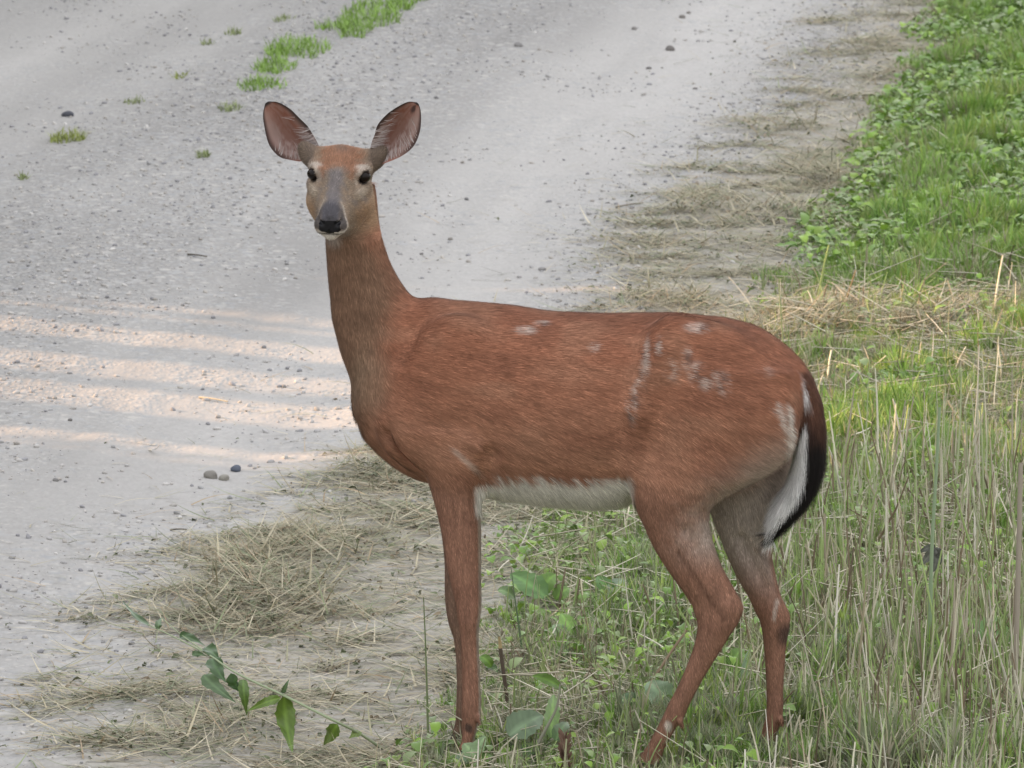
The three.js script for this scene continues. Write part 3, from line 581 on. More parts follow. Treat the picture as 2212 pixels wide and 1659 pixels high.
// ---- short summer coat: single hairs laid along the lie of the fur
{
  const r = rng(77), P = [], N = [], C = [], A = new THREE.Vector3(), n = new THREE.Vector3(), f = new THREE.Vector3(), side = new THREE.Vector3();
  const push = (p, nn, dir, len, w, c, tip) => {
    side.crossVectors(dir, nn).normalize().multiplyScalar(w / 2);
    P.push(p[0] - side.x, p[1] - side.y, p[2] - side.z, p[0] + side.x, p[1] + side.y, p[2] + side.z, p[0] + dir.x * len, p[1] + dir.y * len, p[2] + dir.z * len);
    for (let q = 0; q < 3; q++) N.push(nn.x, nn.y, nn.z);
    C.push(...c, ...c, ...tip);
  };
  const nT = net.idx.length / 3; let carry = 0;
  for (let t = 0; t < nT; t++) {
    const v = [net.idx[t * 3], net.idx[t * 3 + 1], net.idx[t * 3 + 2]], z = zone[v[0]];
    if (z & 3) continue;
    const p0 = net.pos.subarray(v[0] * 3, v[0] * 3 + 3), p1 = net.pos.subarray(v[1] * 3, v[1] * 3 + 3), p2 = net.pos.subarray(v[2] * 3, v[2] * 3 + 3);
    const ux = p1[0] - p0[0], uy = p1[1] - p0[1], uz = p1[2] - p0[2], wx = p2[0] - p0[0], wy = p2[1] - p0[1], wz = p2[2] - p0[2];
    const area = .5 * Math.hypot(uy * wz - uz * wy, uz * wx - ux * wz, ux * wy - uy * wx);
    const h = toHead(p0[0], p0[1], p0[2]), face = h[2] < .27 && Math.abs(h[0]) < .1 && h[1] > -.11 && h[2] > -.05;
    const X = pX(p0[0]), Y = pY(p0[1], p0[2]), td = tailD(p0[0], p0[1], p0[2]), tail = td < .006 && X > 1680 - sstep(1000, 1100, Y) * 40 && Y < 1150;
    let dens = face ? 300000 : tail ? 420000 : 210000;
    if (z & 4) dens = 90000;
    carry += dens * area;
    while (carry >= 1) {
      carry--;
      let b = r(), c2 = r(); if (b + c2 > 1) { b = 1 - b; c2 = 1 - c2; }
      const p = [p0[0] + ux * b + wx * c2, p0[1] + uy * b + wy * c2, p0[2] + uz * b + wz * c2];
      n.fromArray(nrm, v[0] * 3);
      let len = .013 + .008 * r(), w = .0013, lift = .16;
      if (face) { const q = fromHead(0, -.25, 1.2).sub(fromHead(0, 0, 0)).normalize(); f.copy(q); len = .0055 + .003 * r(); w = .0009; lift = .2; }
      else if (tail) { f.set(.35 * sstep(930, 840, Y) + .03 - .5 * sstep(990, 1100, Y), -1, n.z * .3); len = (.03 + .03 * r()) * lerp(.4, 1, sstep(840, 960, Y)); w = .0016; lift = .16 * sstep(820, 960, Y) + .05; }
      else {
        const leg = sstep(990, 1090, Y), neck = sstep(900, 830, X) * sstep(930, 850, Y), thigh = sstep(1380, 1560, X) * sstep(780, 980, Y);
        f.set(1, -.16 - .25 * sstep(750, 1000, Y), 0);
        f.lerp(A.set(.75, -.65, 0), thigh * .8); f.lerp(A.set(.28, -1, 0), neck); f.lerp(A.set(.22, -1, 0), leg);
        len *= lerp(1, .5, leg) * lerp(1, .8, neck);
        if (Y > 1030 && Y < 1110 && X > 1040 && X < 1390) { len = .018 + .012 * r(); lift = .2; }
        if (X > 1560 && Y > 900 && Y < 1130) len *= 1.6;
      }
      f.x += (r() - .5) * .24; f.y += (r() - .5) * .24; f.z += (r() - .5) * .2;
      f.addScaledVector(n, -f.dot(n)).normalize().addScaledVector(n, lift * (.5 + r())).normalize();
      const g = r() < .1 ? 1.35 + .5 * r() : .72 + .55 * r(), c = [0, 1, 2].map((e) => col[v[0] * 3 + e] * g), tp = c.map((x) => x * 1.18);
      push(p, n, f, len, w, c, tp);
    }
  }
  // long pale hairs inside the ears
  for (const [g, s] of [[earL, -1], [earR, 1]]) {
    const q = g.attributes.position, nv = 26;
    for (let k = 0; k < 240; k++) {
      const i = Math.floor(r() * r() * 26), edge = r() < .55, j = Math.floor(edge ? r() * 7 : 26 - r() * r() * 9), o = i * (nv + 1) + clamp(j, 0, 26) | 0;
      const i2 = Math.min(40, i + 6) * (nv + 1) + 13;
      f.set(q.getX(i2) - q.getX(o), q.getY(i2) - q.getY(o), q.getZ(i2) - q.getZ(o)).normalize();
      n.set(.2, .1, 1).normalize(); f.addScaledVector(n, .25 + .3 * r()); f.x += (r() - .5) * .5; f.y += (r() - .5) * .5; f.normalize();
      const c = mix3([.5, .46, .45], [.3, .2, .17], r() * .6);
      push([q.getX(o), q.getY(o), q.getZ(o)], n, f, .014 + .016 * r(), .0011, c, c);
    }
  }
  const g = new THREE.BufferGeometry();
  g.setAttribute('position', new THREE.Float32BufferAttribute(P, 3)); g.setAttribute('normal', new THREE.Float32BufferAttribute(N, 3)); g.setAttribute('color', new THREE.Float32BufferAttribute(C, 3));
  const m = part('fur', g, coatMat, deer); m.userData.kind = 'stuff';
  console.log('hairs', P.length / 9, 'verts', nV);
}
tag(deer, 'reddish-brown doe standing side-on at the verge with head turned to look straight ahead', 'deer');
// ================================================================ GRAVEL, CUT GRASS, LIVING GRASS
const halfWidth = (z) => (CAM_Z - z) * TY * 4 / 3 + .32;
function scatter(seed, n, z0, z1, density, place) {     // place(x, z, r, out): pushes { m, c }
  const r = rng(seed), out = []; let tries = 0;
  while (out.length < n && tries < n * 60) {
    tries++;
    const z = lerp(z0, z1, r()), w = halfWidth(z0), x = lerp(-w, w, r());
    if (Math.abs(x) > halfWidth(z) || r() > density(x, z, r)) continue;
    place(x, z, r, out);
  }
  return out;
}
const _q = new THREE.Quaternion(), _e = new THREE.Euler(), _s = new THREE.Vector3(), _p = new THREE.Vector3();
const mat4 = (x, y, z, rx, ry, rz, sx, sy, sz, order = 'YXZ') => new THREE.Matrix4().compose(_p.set(x, y, z), _q.setFromEuler(_e.set(rx, ry, rz, order)), _s.set(sx, sy, sz));
function stuff(name, label, geo, m, list) {
  const o = new THREE.InstancedMesh(geo, m, list.length), c = new THREE.Color();
  list.forEach((e, i) => { o.setMatrixAt(i, e.m); o.setColorAt(i, c.setRGB(...e.c)); });
  o.name = name; tag(o, label, null, null, 'stuff'); o.castShadow = o.receiveShadow = true;
  return o;
}
const vary = (c, r, k = .25) => { const v = 1 - k + 2 * k * r(); return [c[0] * v, c[1] * v, c[2] * v]; };
// shapes of one unit of height or length
function bladeStrip(P, N, I, base, yaw, lean, bend, len, w, seg = 3, fold = 0) {
  const o0 = P.length / 3, cy = Math.cos(yaw), sy = Math.sin(yaw); let x = 0, y = 0, a = lean;
  for (let i = 0; i <= seg; i++) {
    const t = i / seg, ww = w * (1 - t ** 1.6) * .5 + .0004;
    P.push(base[0] + x * sy - cy * ww, base[1] + y, base[2] + x * cy + sy * ww, base[0] + x * sy + cy * ww, base[1] + y, base[2] + x * cy - sy * ww);
    if (i < seg) { x += Math.sin(a) * len / seg; y += Math.cos(a) * len / seg; a += bend / seg; }
  }
  for (let i = 0; i < seg; i++) { const o = o0 + i * 2; I.push(o, o + 1, o + 2, o + 1, o + 3, o + 2); }
}
function fromPI(P, I) { const g = new THREE.BufferGeometry(); g.setAttribute('position', new THREE.Float32BufferAttribute(P, 3)); g.setIndex(I); g.computeVertexNormals(); return g; }
function clumpGeo(seed, n, spread, lean, w, bend) {
  const r = rng(seed), P = [], I = [];
  for (let i = 0; i < n; i++) bladeStrip(P, null, I, [(r() - .5) * spread, 0, (r() - .5) * spread], r() * 6.283, lean * r(), bend * (r() * 1.4 - .2), .55 + .45 * r(), w * (.7 + .6 * r()));
  return fromPI(P, I);
}
function leafGeo(n = 5, wid = .55, cup = .25, droop = .5) {   // lies along +z from the origin, up is +y, unit length
  const P = [], I = [];
  for (let i = 0; i <= n; i++) { const t = i / n, w = wid * .5 * Math.pow(Math.sin(Math.PI * Math.pow(t, .8) * .96 + .06), .8), y = .18 * Math.sin(t * 2.6) - droop * t * t; P.push(-w, y + cup * w, t, 0, y, t, w, y + cup * w, t); }
  for (let i = 0; i < n; i++) { const o = i * 3; for (const k of [0, 1]) I.push(o + k, o + 3 + k, o + 1 + k, o + 1 + k, o + 3 + k, o + 4 + k); }
  return fromPI(P, I);
}
function stickGeo(bendy = 0, sides = 4, seg = 2) {            // unit height, unit radius, tapering
  const P = [], I = [];
  for (let i = 0; i <= seg; i++) for (let k = 0; k < sides; k++) { const t = i / seg, a = k / sides * 6.283, rr = 1 - .55 * t; P.push(Math.cos(a) * rr + bendy * t * t, t, Math.sin(a) * rr); }
  for (let i = 0; i < seg; i++) for (let k = 0; k < sides; k++) { const a = i * sides + k, b = i * sides + (k + 1) % sides; I.push(a, a + sides, b, b, a + sides, b + sides); }
  return fromPI(P, I);
}
function stoneGeo(seed, detail) {
  let g = new THREE.IcosahedronGeometry(1, detail); g.deleteAttribute('uv'); g.deleteAttribute('normal'); g = mergeVertices(g, 1e-4);
  const p = g.attributes.position;
  for (let i = 0; i < p.count; i++) { const x = p.getX(i), y = p.getY(i), z = p.getZ(i), k = .72 + .5 * noise3(x * 1.3 + seed, y * 1.3 + seed * 3, z * 1.3) + .1 * (noise3(x * 4 + seed, y * 4, z * 4) - .5); p.setXYZ(i, x * k, y * k * .68, z * k * .85); }
  g.computeVertexNormals(); return g;
}
const stoneMat = new THREE.MeshStandardMaterial({ roughness: .9 });
const strawMat = new THREE.MeshPhysicalMaterial({ roughness: .8, side: THREE.DoubleSide, transmission: .15, thickness: 0 });
const grassMat = new THREE.MeshPhysicalMaterial({ roughness: .72, side: THREE.DoubleSide, transmission: .38, thickness: 0 });
const stalkMat = new THREE.MeshStandardMaterial({ roughness: .8 });

// ---- loose gravel
const STONES = [[.40, .395, .385], [.36, .355, .35], [.44, .425, .40], [.32, .32, .32], [.38, .36, .33], [.47, .46, .44], [.26, .26, .27]];
const gravelDensity = (x, z) => {
  const r = offRoad(x, z), d = x - hayEdge(z), m = fbm2(x * 3, z * 2, 3, 61);
  if (d > .35) return .04;
  return clamp(.10 + .45 * Math.exp(-(((r + 2.25) / .5) ** 2)) + .8 * sstep(-.6, -.05, d) * sstep(.3, 0, d) + 1.3 * (m - .52)) * (1 - .6 * Math.exp(-(((r + .95) / .3) ** 2)));
};
for (let v = 0; v < 3; v++) stuff('gravel', ['small rounded grey gravel strewn over the road', 'angular grey gravel lying loose on the road', 'flat pale gravel chips on the road'][v], stoneGeo(3 + v * 7, 1), stoneMat,
  scatter(900 + v, 9000, -17, .6, gravelDensity, (x, z, r, out) => { const s = .0020 + .0068 * r() ** 4.5; out.push({ m: mat4(x, groundY(x, z) + s * .25, z, r() * .6, r() * 6.28, r() * .6, s * (1 + r() * .5), s, s), c: vary(STONES[r() * 7 | 0], r, .18) }); }));

// ---- cut grass lying on the verge and in heaps
const STRAW = [[.44, .395, .27], [.38, .34, .23], [.30, .29, .185], [.53, .48, .35], [.22, .255, .14], [.35, .27, .17], [.17, .185, .11]];
const hayDensity = (x, z) => {
  const d = x - hayEdge(z), g = x - grassEdge(z), h = heapAt(x, z), n = fbm2(x * 5, z * 7, 3, 71);
  return clamp(sstep(-.25, .15, d + .3 * (n - .5)) * (.12 + 3.0 * Math.max(0, n - .47)) * (g > 0 ? .55 : 1) + h * 20 + (d < 0 ? .012 * sstep(-.9, 0, d) : 0)) * (z < -5 ? .75 : 1);
};
{
  const geos = [0, 1, 2].map((k) => { const P = [], I = [], r = rng(40 + k); bladeStrip(P, null, I, [0, 0, 0], 0, 1.45, [.15, .7, -.35][k], 1, .032, 4); return fromPI(P, I); });
  geos.forEach((g, k) => stuff('cut_grass', ['dry straw-coloured cut grass lying along the verge', 'curled dry cut grass heaped along the verge', 'flat pale cut stems strewn on the verge'][k], g, strawMat,
    scatter(300 + k, 44000, -16, .75, hayDensity, (x, z, r, out) => {
      const h = heapAt(x, z), L = .025 + .11 * r() ** 1.8, up = (r() ** 2.4) * .55 * (h > .01 ? 1.3 : .6);
      const yaw = r() < .6 ? 1.57 + (r() - .5) * 1.2 + (r() < .5 ? Math.PI : 0) : r() * 6.28;
      out.push({ m: mat4(x, groundY(x, z) + .002 + h * r() * 1.05, z, -up * (r() < .75 ? 1 : -.3), yaw, (r() - .5) * .6, L * (.5 + .9 * r()), L, L), c: vary(STRAW[(r() ** 1.2 * 7) | 0], r, .3) });
    })));
  const crumb = leafGeo(3, .5, .5, .6);
  stuff('leaf_litter', 'dark shrivelled leaf crumbs among the cut grass', crumb, strawMat, scatter(333, 10000, -16, .75, (x, z) => hayDensity(x, z) * (.4 + heapAt(x, z) * 20), (x, z, r, out) => {
    const s = .008 + .018 * r() ** 2; out.push({ m: mat4(x, groundY(x, z) + .004 + heapAt(x, z) * (.3 + .6 * r()), z, (r() - .5) * 1.6, r() * 6.28, (r() - .5) * 1.6, s, s, s), c: vary([[.12, .13, .075], [.16, .19, .10], [.20, .16, .10], [.09, .11, .055]][r() * 4 | 0], r, .3) });
  }));
}
// ---- living grass on the right
const GREEN = [[.26, .42, .08], [.29, .47, .09], [.18, .33, .06], [.38, .49, .11], [.39, .46, .16], [.15, .27, .07]];
const DRYG = [[.44, .42, .28], [.50, .46, .34], [.36, .37, .22], [.40, .35, .25], [.31, .33, .20], [.27, .23, .16]];
const lushness = (x, z) => sstep(-6.0, -7.2, z + .8 * (fbm2(x * 2, z * 2, 2, 80) - .5));      // the far part is short and green
const legsGreen = (x, z) => Math.exp(-(((x - .12) / .42) ** 2) - (((z + 1.5) / 1.5) ** 2));
for (let v = 0; v < 2; v++) stuff('grass', ['fine green grass covering the verge on the right', 'coarser green grass blades among the dry stalks'][v], clumpGeo(11 + v, 8, .05, .6, v ? .075 : .05, 1.0), grassMat,
  scatter(500 + v, 30000, -16.5, 1.6, (x, z) => { const g = x - grassEdge(z), n = fbm2(x * 4, z * 3, 3, 82); return sstep(-.06, .1, g + .2 * (n - .5)) * clamp(.34 + lushness(x, z) * .8 + legsGreen(x, z) * .6 + .4 * sstep(-2.6, -3.8, z) * (1 - lushness(x, z)) + 2.6 * (n - .5) - .25 * lushness(x, z)) * (1 - .85 * sstep(.008, .03, heapAt(x, z))); }, (x, z, r, out) => {
    const pat = fbm2(x * 4.5 + 3, z * 2.6, 3, 101), l = lushness(x, z), nearFoot = sstep(-.35, .05, z) * sstep(1.1, .8, x), H = (.024 + .055 * r() * r() + .028 * noise2(x * 9, z * 5, 99) + .05 * nearFoot * r()) * (1 + .28 * l) * lerp(.5, 1, sstep(0, .4, x - grassEdge(z))) * lerp(.6, 1.5, sstep(.35, .7, fbm2(x * 7, z * 4 + 9, 2, 102))), c = [...(r() < .08 + .5 * (1 - .6 * l) * sstep(.5, .68, pat) ? DRYG[r() * 6 | 0] : GREEN[clamp((r() * 4 + 3 * (.5 - pat) * 2) | 0, 0, 5)])];
    if (z > -3.2 && r() < .5 * sstep(-3.2, -1.6, z)) { const q = [[.29, .33, .19], [.35, .37, .24], [.22, .27, .15], [.40, .40, .28]][r() * 4 | 0]; c[0] = q[0]; c[1] = q[1]; c[2] = q[2]; }
    out.push({ m: mat4(x, groundY(x, z) - .004, z, (r() - .5) * .4, r() * 6.28, (r() - .5) * .4, H * 1.1, H, H * 1.1), c: vary(c, r, .22) });
  }));
stuff('dry_grass', 'dry yellowish grass blades standing on the right verge', clumpGeo(19, 6, .06, .5, .03, .9), strawMat,
  scatter(520, 7000, -9, 1.7, (x, z) => { const g = x - grassEdge(z), n = fbm2(x * 5, z * 4, 3, 84); return sstep(-.03, .16, g) * (1 - .85 * lushness(x, z)) * clamp(.45 + 1.4 * (n - .5) + .35 * sstep(-4.5, -5.2, z)); }, (x, z, r, out) => {
    const H = .03 + .10 * r() ** 2.5; out.push({ m: mat4(x, groundY(x, z) - .004, z, (r() - .5) * .7, r() * 6.28, (r() - .5) * .7, H, H, H), c: vary(r() < .45 ? [.30, .36, .15] : DRYG[r() * 6 | 0], r, .25) });
  }));
for (let v = 0; v < 2; v++) stuff('stubble', ['pale upright mown stalks standing on the right verge', 'bent straw stalks among the standing stubble'][v], stickGeo(v ? 14 : 3, 4, 3), stalkMat,
  scatter(540 + v, 2600, -7.5, 1.9, (x, z) => { const g = x - grassEdge(z), n = fbm2(x * 3 + 5, z * 2, 3, 86); return sstep(0, .2, g) * clamp(.10 + .6 * sstep(.2, .8, x - .2 * sstep(-2, 0, z)) + 1.2 * (n - .5)) * (1 - lushness(x, z)) * lerp(.16, 1, sstep(-3.8, -1.8, z)); }, (x, z, r, out) => {
    const H = (.04 + .16 * r() ** 1.5 * (.5 + .6 * sstep(.2, .9, x)) + (r() < .05 ? .12 : 0)) * lerp(.6, 1, sstep(-4, -1.5, z)), w = .0012 + .0028 * r() ** 1.6;
    out.push({ m: mat4(x, groundY(x, z) - .005, z, (r() - .5) * .32, r() * 6.28, (r() - .5) * (r() < .15 ? 1.6 : .35), w, H, w), c: vary(r() < .42 ? [.30, .40, .15] : r() < .3 ? [.20, .155, .10] : (r() < .3 ? [.66, .62, .48] : DRYG[r() * 6 | 0].map((q) => q * 1.15)), r, .3) });
  }));
stuff('tall_stalks', 'tall pale dry stalks standing thickly at the lower right', stickGeo(5, 5, 4), stalkMat,
  scatter(600, 620, -3.2, 1.7, (x, z) => { const g = x - grassEdge(z), n = fbm2(x * 4 + 2, z * 2.5, 3, 87); return sstep(.1, .5, g) * clamp(.25 * sstep(.1, .5, x) + .75 * sstep(.45, .85, x) + 1.5 * (n - .5)); }, (x, z, r, out) => {
    const H = (.09 + .26 * r() ** 2.4) * lerp(.6, 1, sstep(.3, .9, x)), w = .0016 + .0022 * r() ** 1.5;
    out.push({ m: mat4(x, groundY(x, z) - .005, z, (r() - .5) * .34, r() * 6.28, (r() - .5) * .36, w, H, w), c: vary([[.66, .63, .50], [.58, .55, .42], [.40, .46, .26], [.42, .37, .29], [.66, .63, .54]][r() * 5 | 0], r, .2) });
  }));
stuff('straw', 'loose pale straws caught among the grass blades', stickGeo(6, 4, 3), stalkMat,
  scatter(590, 3600, -9, 1.7, (x, z) => { const g = x - grassEdge(z); return sstep(-.1, .15, g) * clamp(.35 + 1.6 * (fbm2(x * 4, z * 3, 3, 97) - .5) + (z < -4.4 ? 40 * heapAt(x, z) : 0)) * (1 - .7 * lushness(x, z)); }, (x, z, r, out) => {
    const w = .0009 + .0014 * r(), H = .05 + .13 * r(); out.push({ m: mat4(x, groundY(x, z) + .005 + .07 * r() * r(), z, 1.57 - .7 * r() * r(), r() * 6.28, (r() - .5) * .4, w, H, w), c: vary([[.56, .53, .42], [.50, .46, .35], [.38, .35, .26]][r() * 3 | 0], r, .2) });
  }));
stuff('weed_leaves', 'small broad green weed leaves low in the grass', leafGeo(5, .62, .3, .35), grassMat,
  scatter(560, 21000, -16.5, 1.2, (x, z) => { const g = x - grassEdge(z), n = fbm2(x * 3, z * 2.2, 3, 88); return sstep(-.08, .05, g + .15 * (n - .5)) * clamp(.08 + lushness(x, z) * .72 + .7 * legsGreen(x, z) + .1 * sstep(-2, -.5, z) + 1.5 * (n - .54)); }, (x, z, r, out) => {
    const l = lushness(x, z), s = (.010 + .030 * r() ** 2.2) * (1 + .35 * l), y = (.004 + .05 * r()) * lerp(.5, 1.1, sstep(0, .4, x - grassEdge(z)));
    out.push({ m: mat4(x, groundY(x, z) + y, z, -.9 + 1.3 * r(), r() * 6.28, (r() - .5) * .8, s, s, s), c: vary([[.24, .41, .05], [.30, .46, .07], [.16, .29, .05], [.29, .38, .17], [.20, .33, .08]][r() * 5 | 0], r, .22) });
  }));
// ================================================================ SINGLE THINGS
const up = (p, dy = 0) => new THREE.Vector3(p.x, groundY(p.x, p.z) + dy, p.z);
function stemGeo(pts, r0, r1, sides = 7) {
  const c = new THREE.CatmullRomCurve3(pts), n = Math.max(6, pts.length * 5), f = c.computeFrenetFrames(n, false), P = [], I = [];
  for (let i = 0; i <= n; i++) { const p = c.getPointAt(i / n), r = lerp(r0, r1, i / n); for (let k = 0; k < sides; k++) { const a = k / sides * 6.283; p.clone(); P.push(p.x + r * (Math.cos(a) * f.normals[i].x + Math.sin(a) * f.binormals[i].x), p.y + r * (Math.cos(a) * f.normals[i].y + Math.sin(a) * f.binormals[i].y), p.z + r * (Math.cos(a) * f.normals[i].z + Math.sin(a) * f.binormals[i].z)); } }
  for (let i = 0; i < n; i++) for (let k = 0; k < sides; k++) { const a = i * sides + k, b = i * sides + (k + 1) % sides; I.push(a, b, a + sides, b, b + sides, a + sides); }
  return fromPI(P, I);
}
// a leaf of given width drawn from base through mid to tip; facing gives the side that shows its face
function bigLeaf(b, m, t, width, facing, wave = .12, round = .8, seed = 1) {
  const c = new THREE.QuadraticBezierCurve3(b, m.clone().multiplyScalar(2).addScaledVector(b, -.5).addScaledVector(t, -.5), t), n = 14, w = 6, P = [], I = [], C = [], r = rng(seed), ph = r() * 6;
  for (let i = 0; i <= n; i++) {
    const u = i / n, p = c.getPoint(u), d = c.getTangent(u), s = new THREE.Vector3().crossVectors(d, facing).normalize(), f = new THREE.Vector3().crossVectors(s, d).normalize();
    const ww = width * .5 * Math.pow(Math.sin(Math.PI * Math.min(1, Math.pow(u, round) * .97 + .03)), round < .7 ? 1.15 : .75) + .0006;
    for (let j = 0; j <= w; j++) { const v = j / w * 2 - 1, k = ww * (1 + .10 * Math.sin(i * 2.4 + ph) * Math.abs(v)); const q = p.clone().addScaledVector(s, v * k).addScaledVector(f, ww * (.30 * Math.abs(v) + wave * Math.sin(u * 11 + v * 2 + ph) * Math.abs(v))); P.push(q.x, q.y, q.z); const k2 = (j === 3 ? 1.45 : .88 + .12 * ((i + Math.abs(j - 3)) % 2)) * (.85 + .3 * noise2(i * .8 + seed, j * .9, 5)); C.push(k2, k2, k2 * .95); }
  }
  for (let i = 0; i < n; i++) for (let j = 0; j < w; j++) { const o = i * (w + 1) + j; I.push(o, o + 1, o + w + 1, o + 1, o + w + 2, o + w + 1); }
  const g = fromPI(P, I); g.setAttribute('color', new THREE.Float32BufferAttribute(C, 3)); return g;
}
const leafMats = new Map();
function leafMat(c, rough = .6) { const k = c.join(); if (!leafMats.has(k)) leafMats.set(k, new THREE.MeshPhysicalMaterial({ color: new THREE.Color().setRGB(...c), roughness: rough, side: THREE.DoubleSide, transmission: .3, thickness: 0, vertexColors: true })); return leafMats.get(k); }
const plainMats = new Map();
function plainMat(c, rough = .85) { const k = c.join(); if (!plainMats.has(k)) plainMats.set(k, new THREE.MeshStandardMaterial({ color: new THREE.Color().setRGB(...c), roughness: rough })); return plainMats.get(k); }

// ---- stones lying on the road
const stoneShapes = [1, 2, 3, 4, 5].map((s) => stoneGeo(s * 13, 3));
[[148, 243, 25, [.07, .075, .09], 'round dark slate-grey stone alone on the road, left of the grass tufts'],
 [510, 997, 27, [.085, .10, .13], 'small dark blue-grey stone at the right end of the stone cluster by the chest'],
 [455, 1015, 30, [.20, .19, .17], 'brownish stone at the left end of the row of three below the neck'],
 [484, 1017, 24, [.25, .24, .21], 'brown-grey stone in the middle of the row of three below the neck'],
 [1448, 99, 20, [.17, .16, .15], 'flat dark stone on the upper road, right of the pale wheel track'],
 [1402, 135, 11, [.16, .155, .15], 'tiny dark stone just below the flat dark stone on the upper road'],
 [1370, 56, 14, [.22, .21, .20], 'small grey stone above the flat dark one near the top edge'],
 [1474, 27, 14, [.18, .17, .155], 'brown stone touching another at the top of the road'],
 [1488, 17, 11, [.24, .23, .21], 'grey stone behind the brown one at the top of the road'],
 [1120, 100, 18, [.25, .245, .24], 'grey stone on the upper road above the right ear'],
 [1502, 182, 9, [.17, .165, .16], 'tiny stone on the pale wheel track below the flat dark stone'],
 [1008, 417, 11, [.15, .15, .15], 'small dark stone alone on the pale road right of the head'],
 [973, 499, 11, [.22, .21, .19], 'small grey stone on the road right of the upper neck'],
 [911, 530, 9, [.17, .165, .16], 'tiny dark stone beside the neck at mid height'],
 [942, 209, 9, [.14, .14, .14], 'tiny dark stone just right of the right ear tip'],
 [1171, 571, 15, [.25, .245, .24], 'flat grey stone on the road above the middle of the back'],
 [613, 820, 13, [.20, .195, .19], 'grey stone on the road left of the chest'],
 [570, 742, 12, [.19, .19, .195], 'flat grey stone left of the lower neck'],
 [152, 906, 11, [.14, .135, .13], 'small dark stone beside the sunlit streaks at the left'],
 [120, 1038, 12, [.18, .175, .17], 'dark stone low on the left side of the road'],
 [135, 1520, 12, [.15, .155, .18], 'small bluish stone in the bottom left corner of the road']].forEach(([px, py, d, c, label], i) => {
  const p = groundAt(px, py), sc = (CAM_Z - p.z) * TY / 829.5 * d / 2, m = new THREE.Mesh(stoneShapes[i % 5], plainMat(c, .85));
  m.name = 'stone'; m.scale.setScalar(sc * 1.1); m.position.copy(up(p, sc * .30)); m.rotation.y = i * 1.3; tag(m, label, 'stone', 'stones lying on the gravel road');
});
// ---- a straw and two sticks on the road
[[[430, 849], [492, 857], .0026, [.55, .47, .33], 'pale straw lying on the road in the sunlit streaks'], [[405, 556], [447, 560], .003, [.13, .12, .10], 'short dark stick lying on the road left of the neck'], [[1330, 440], [1390, 437], .003, [.22, .20, .16], 'thin grey stick at the edge of the cut grass on the upper road'], [[368, 1130], [404, 1134], .0022, [.12, .11, .09], 'short thin dark stick on the road above the big heap of cut grass']].forEach(([a, b, r, c, label]) => {
  const p = up(groundAt(...a), r), q = up(groundAt(...b), r + .004), m = new THREE.Mesh(stemGeo([p, p.clone().lerp(q, .5).add(new THREE.Vector3(0, .002, .003)), q], r, r * .7), plainMat(c)); m.name = 'stick'; tag(m, label, 'stick');
});
// ---- grass tufts on the crown of the road
[[805, 45, 62, 32, 260, 'largest bright green grass tuft at the top of the road'], [762, 78, 44, 20, 130, 'bright green tuft just below the largest one'], [868, 22, 34, 14, 90, 'green tuft at the upper right of the road strip'], [905, 5, 40, 10, 80, 'green tuft cut by the top edge of the picture'], [720, 70, 40, 9, 60, 'flat green tuft left of the second tuft'], [645, 118, 66, 24, 200, 'wide green tuft in the middle of the road strip'], [605, 122, 40, 12, 60, 'low green tuft at the left end of the middle tuft'], [588, 158, 46, 20, 130, 'green tuft above the left ear'], [560, 196, 58, 13, 90, 'thin low tuft closest to the left ear'], [610, 50, 24, 7, 24, 'sparse pale tuft above the middle tuft'], [505, 75, 22, 6, 24, 'tiny sparse tuft near the top left'], [447, 95, 18, 5, 18, 'tiny tuft farthest left in the upper strip'], [500, 246, 32, 9, 40, 'thin pale tuft left of the left ear'], [386, 166, 16, 8, 16, 'tiny yellowish tuft between the stone and the strip'], [290, 220, 22, 6, 22, 'tiny tuft right of the dark round stone'], [142, 299, 46, 8, 70, 'yellow-green tuft below the dark round stone'], [440, 347, 18, 7, 34, 'very sparse tuft left of the eye'], [50, 383, 15, 5, 16, 'faint sparse tuft at the left edge']].forEach(([px, py, rx, ry, n, label], i) => {
  const r = rng(7000 + i), c = groundAt(px, py), R = Math.abs(groundAt(px + rx, py).x - c.x), Rz = Math.abs(groundAt(px, py + ry).z - c.z), P = [], I = [], y0 = groundY(c.x, c.z);
  for (let k = 0; k < n * 2.4; k++) {
    const a = r() * 6.283, q = Math.sqrt(r()) * (.6 + .6 * noise2(Math.cos(a) * 2 + i * 5, Math.sin(a) * 2, 5)), x = Math.cos(a) * q * R, z = Math.sin(a) * q * Rz;
    bladeStrip(P, null, I, [x, groundY(c.x + x, c.z + z) - y0 - .002, z], r() * 6.283, .3 + .6 * r(), 1.1 * r(), .012 + .042 * r() * (n > 50 ? 1.1 : .6), .004);
  }
  const tg = fromPI(P, I); tg.setAttribute('color', new THREE.Float32BufferAttribute(new Float32Array(P.length).map((_, q) => .75 + .5 * hash3(Math.floor(q / 24), i, 3)), 3));
  const m = new THREE.Mesh(tg, leafMat(i === 15 || i === 13 ? [.28, .33, .07] : n < 45 ? [.26, .31, .13] : [.23, .38, .06], .7)); m.name = 'grass_tuft'; m.position.set(c.x, y0, c.z);
  tag(m, label, 'grass tuft', 'grass tufts growing on the road');
});
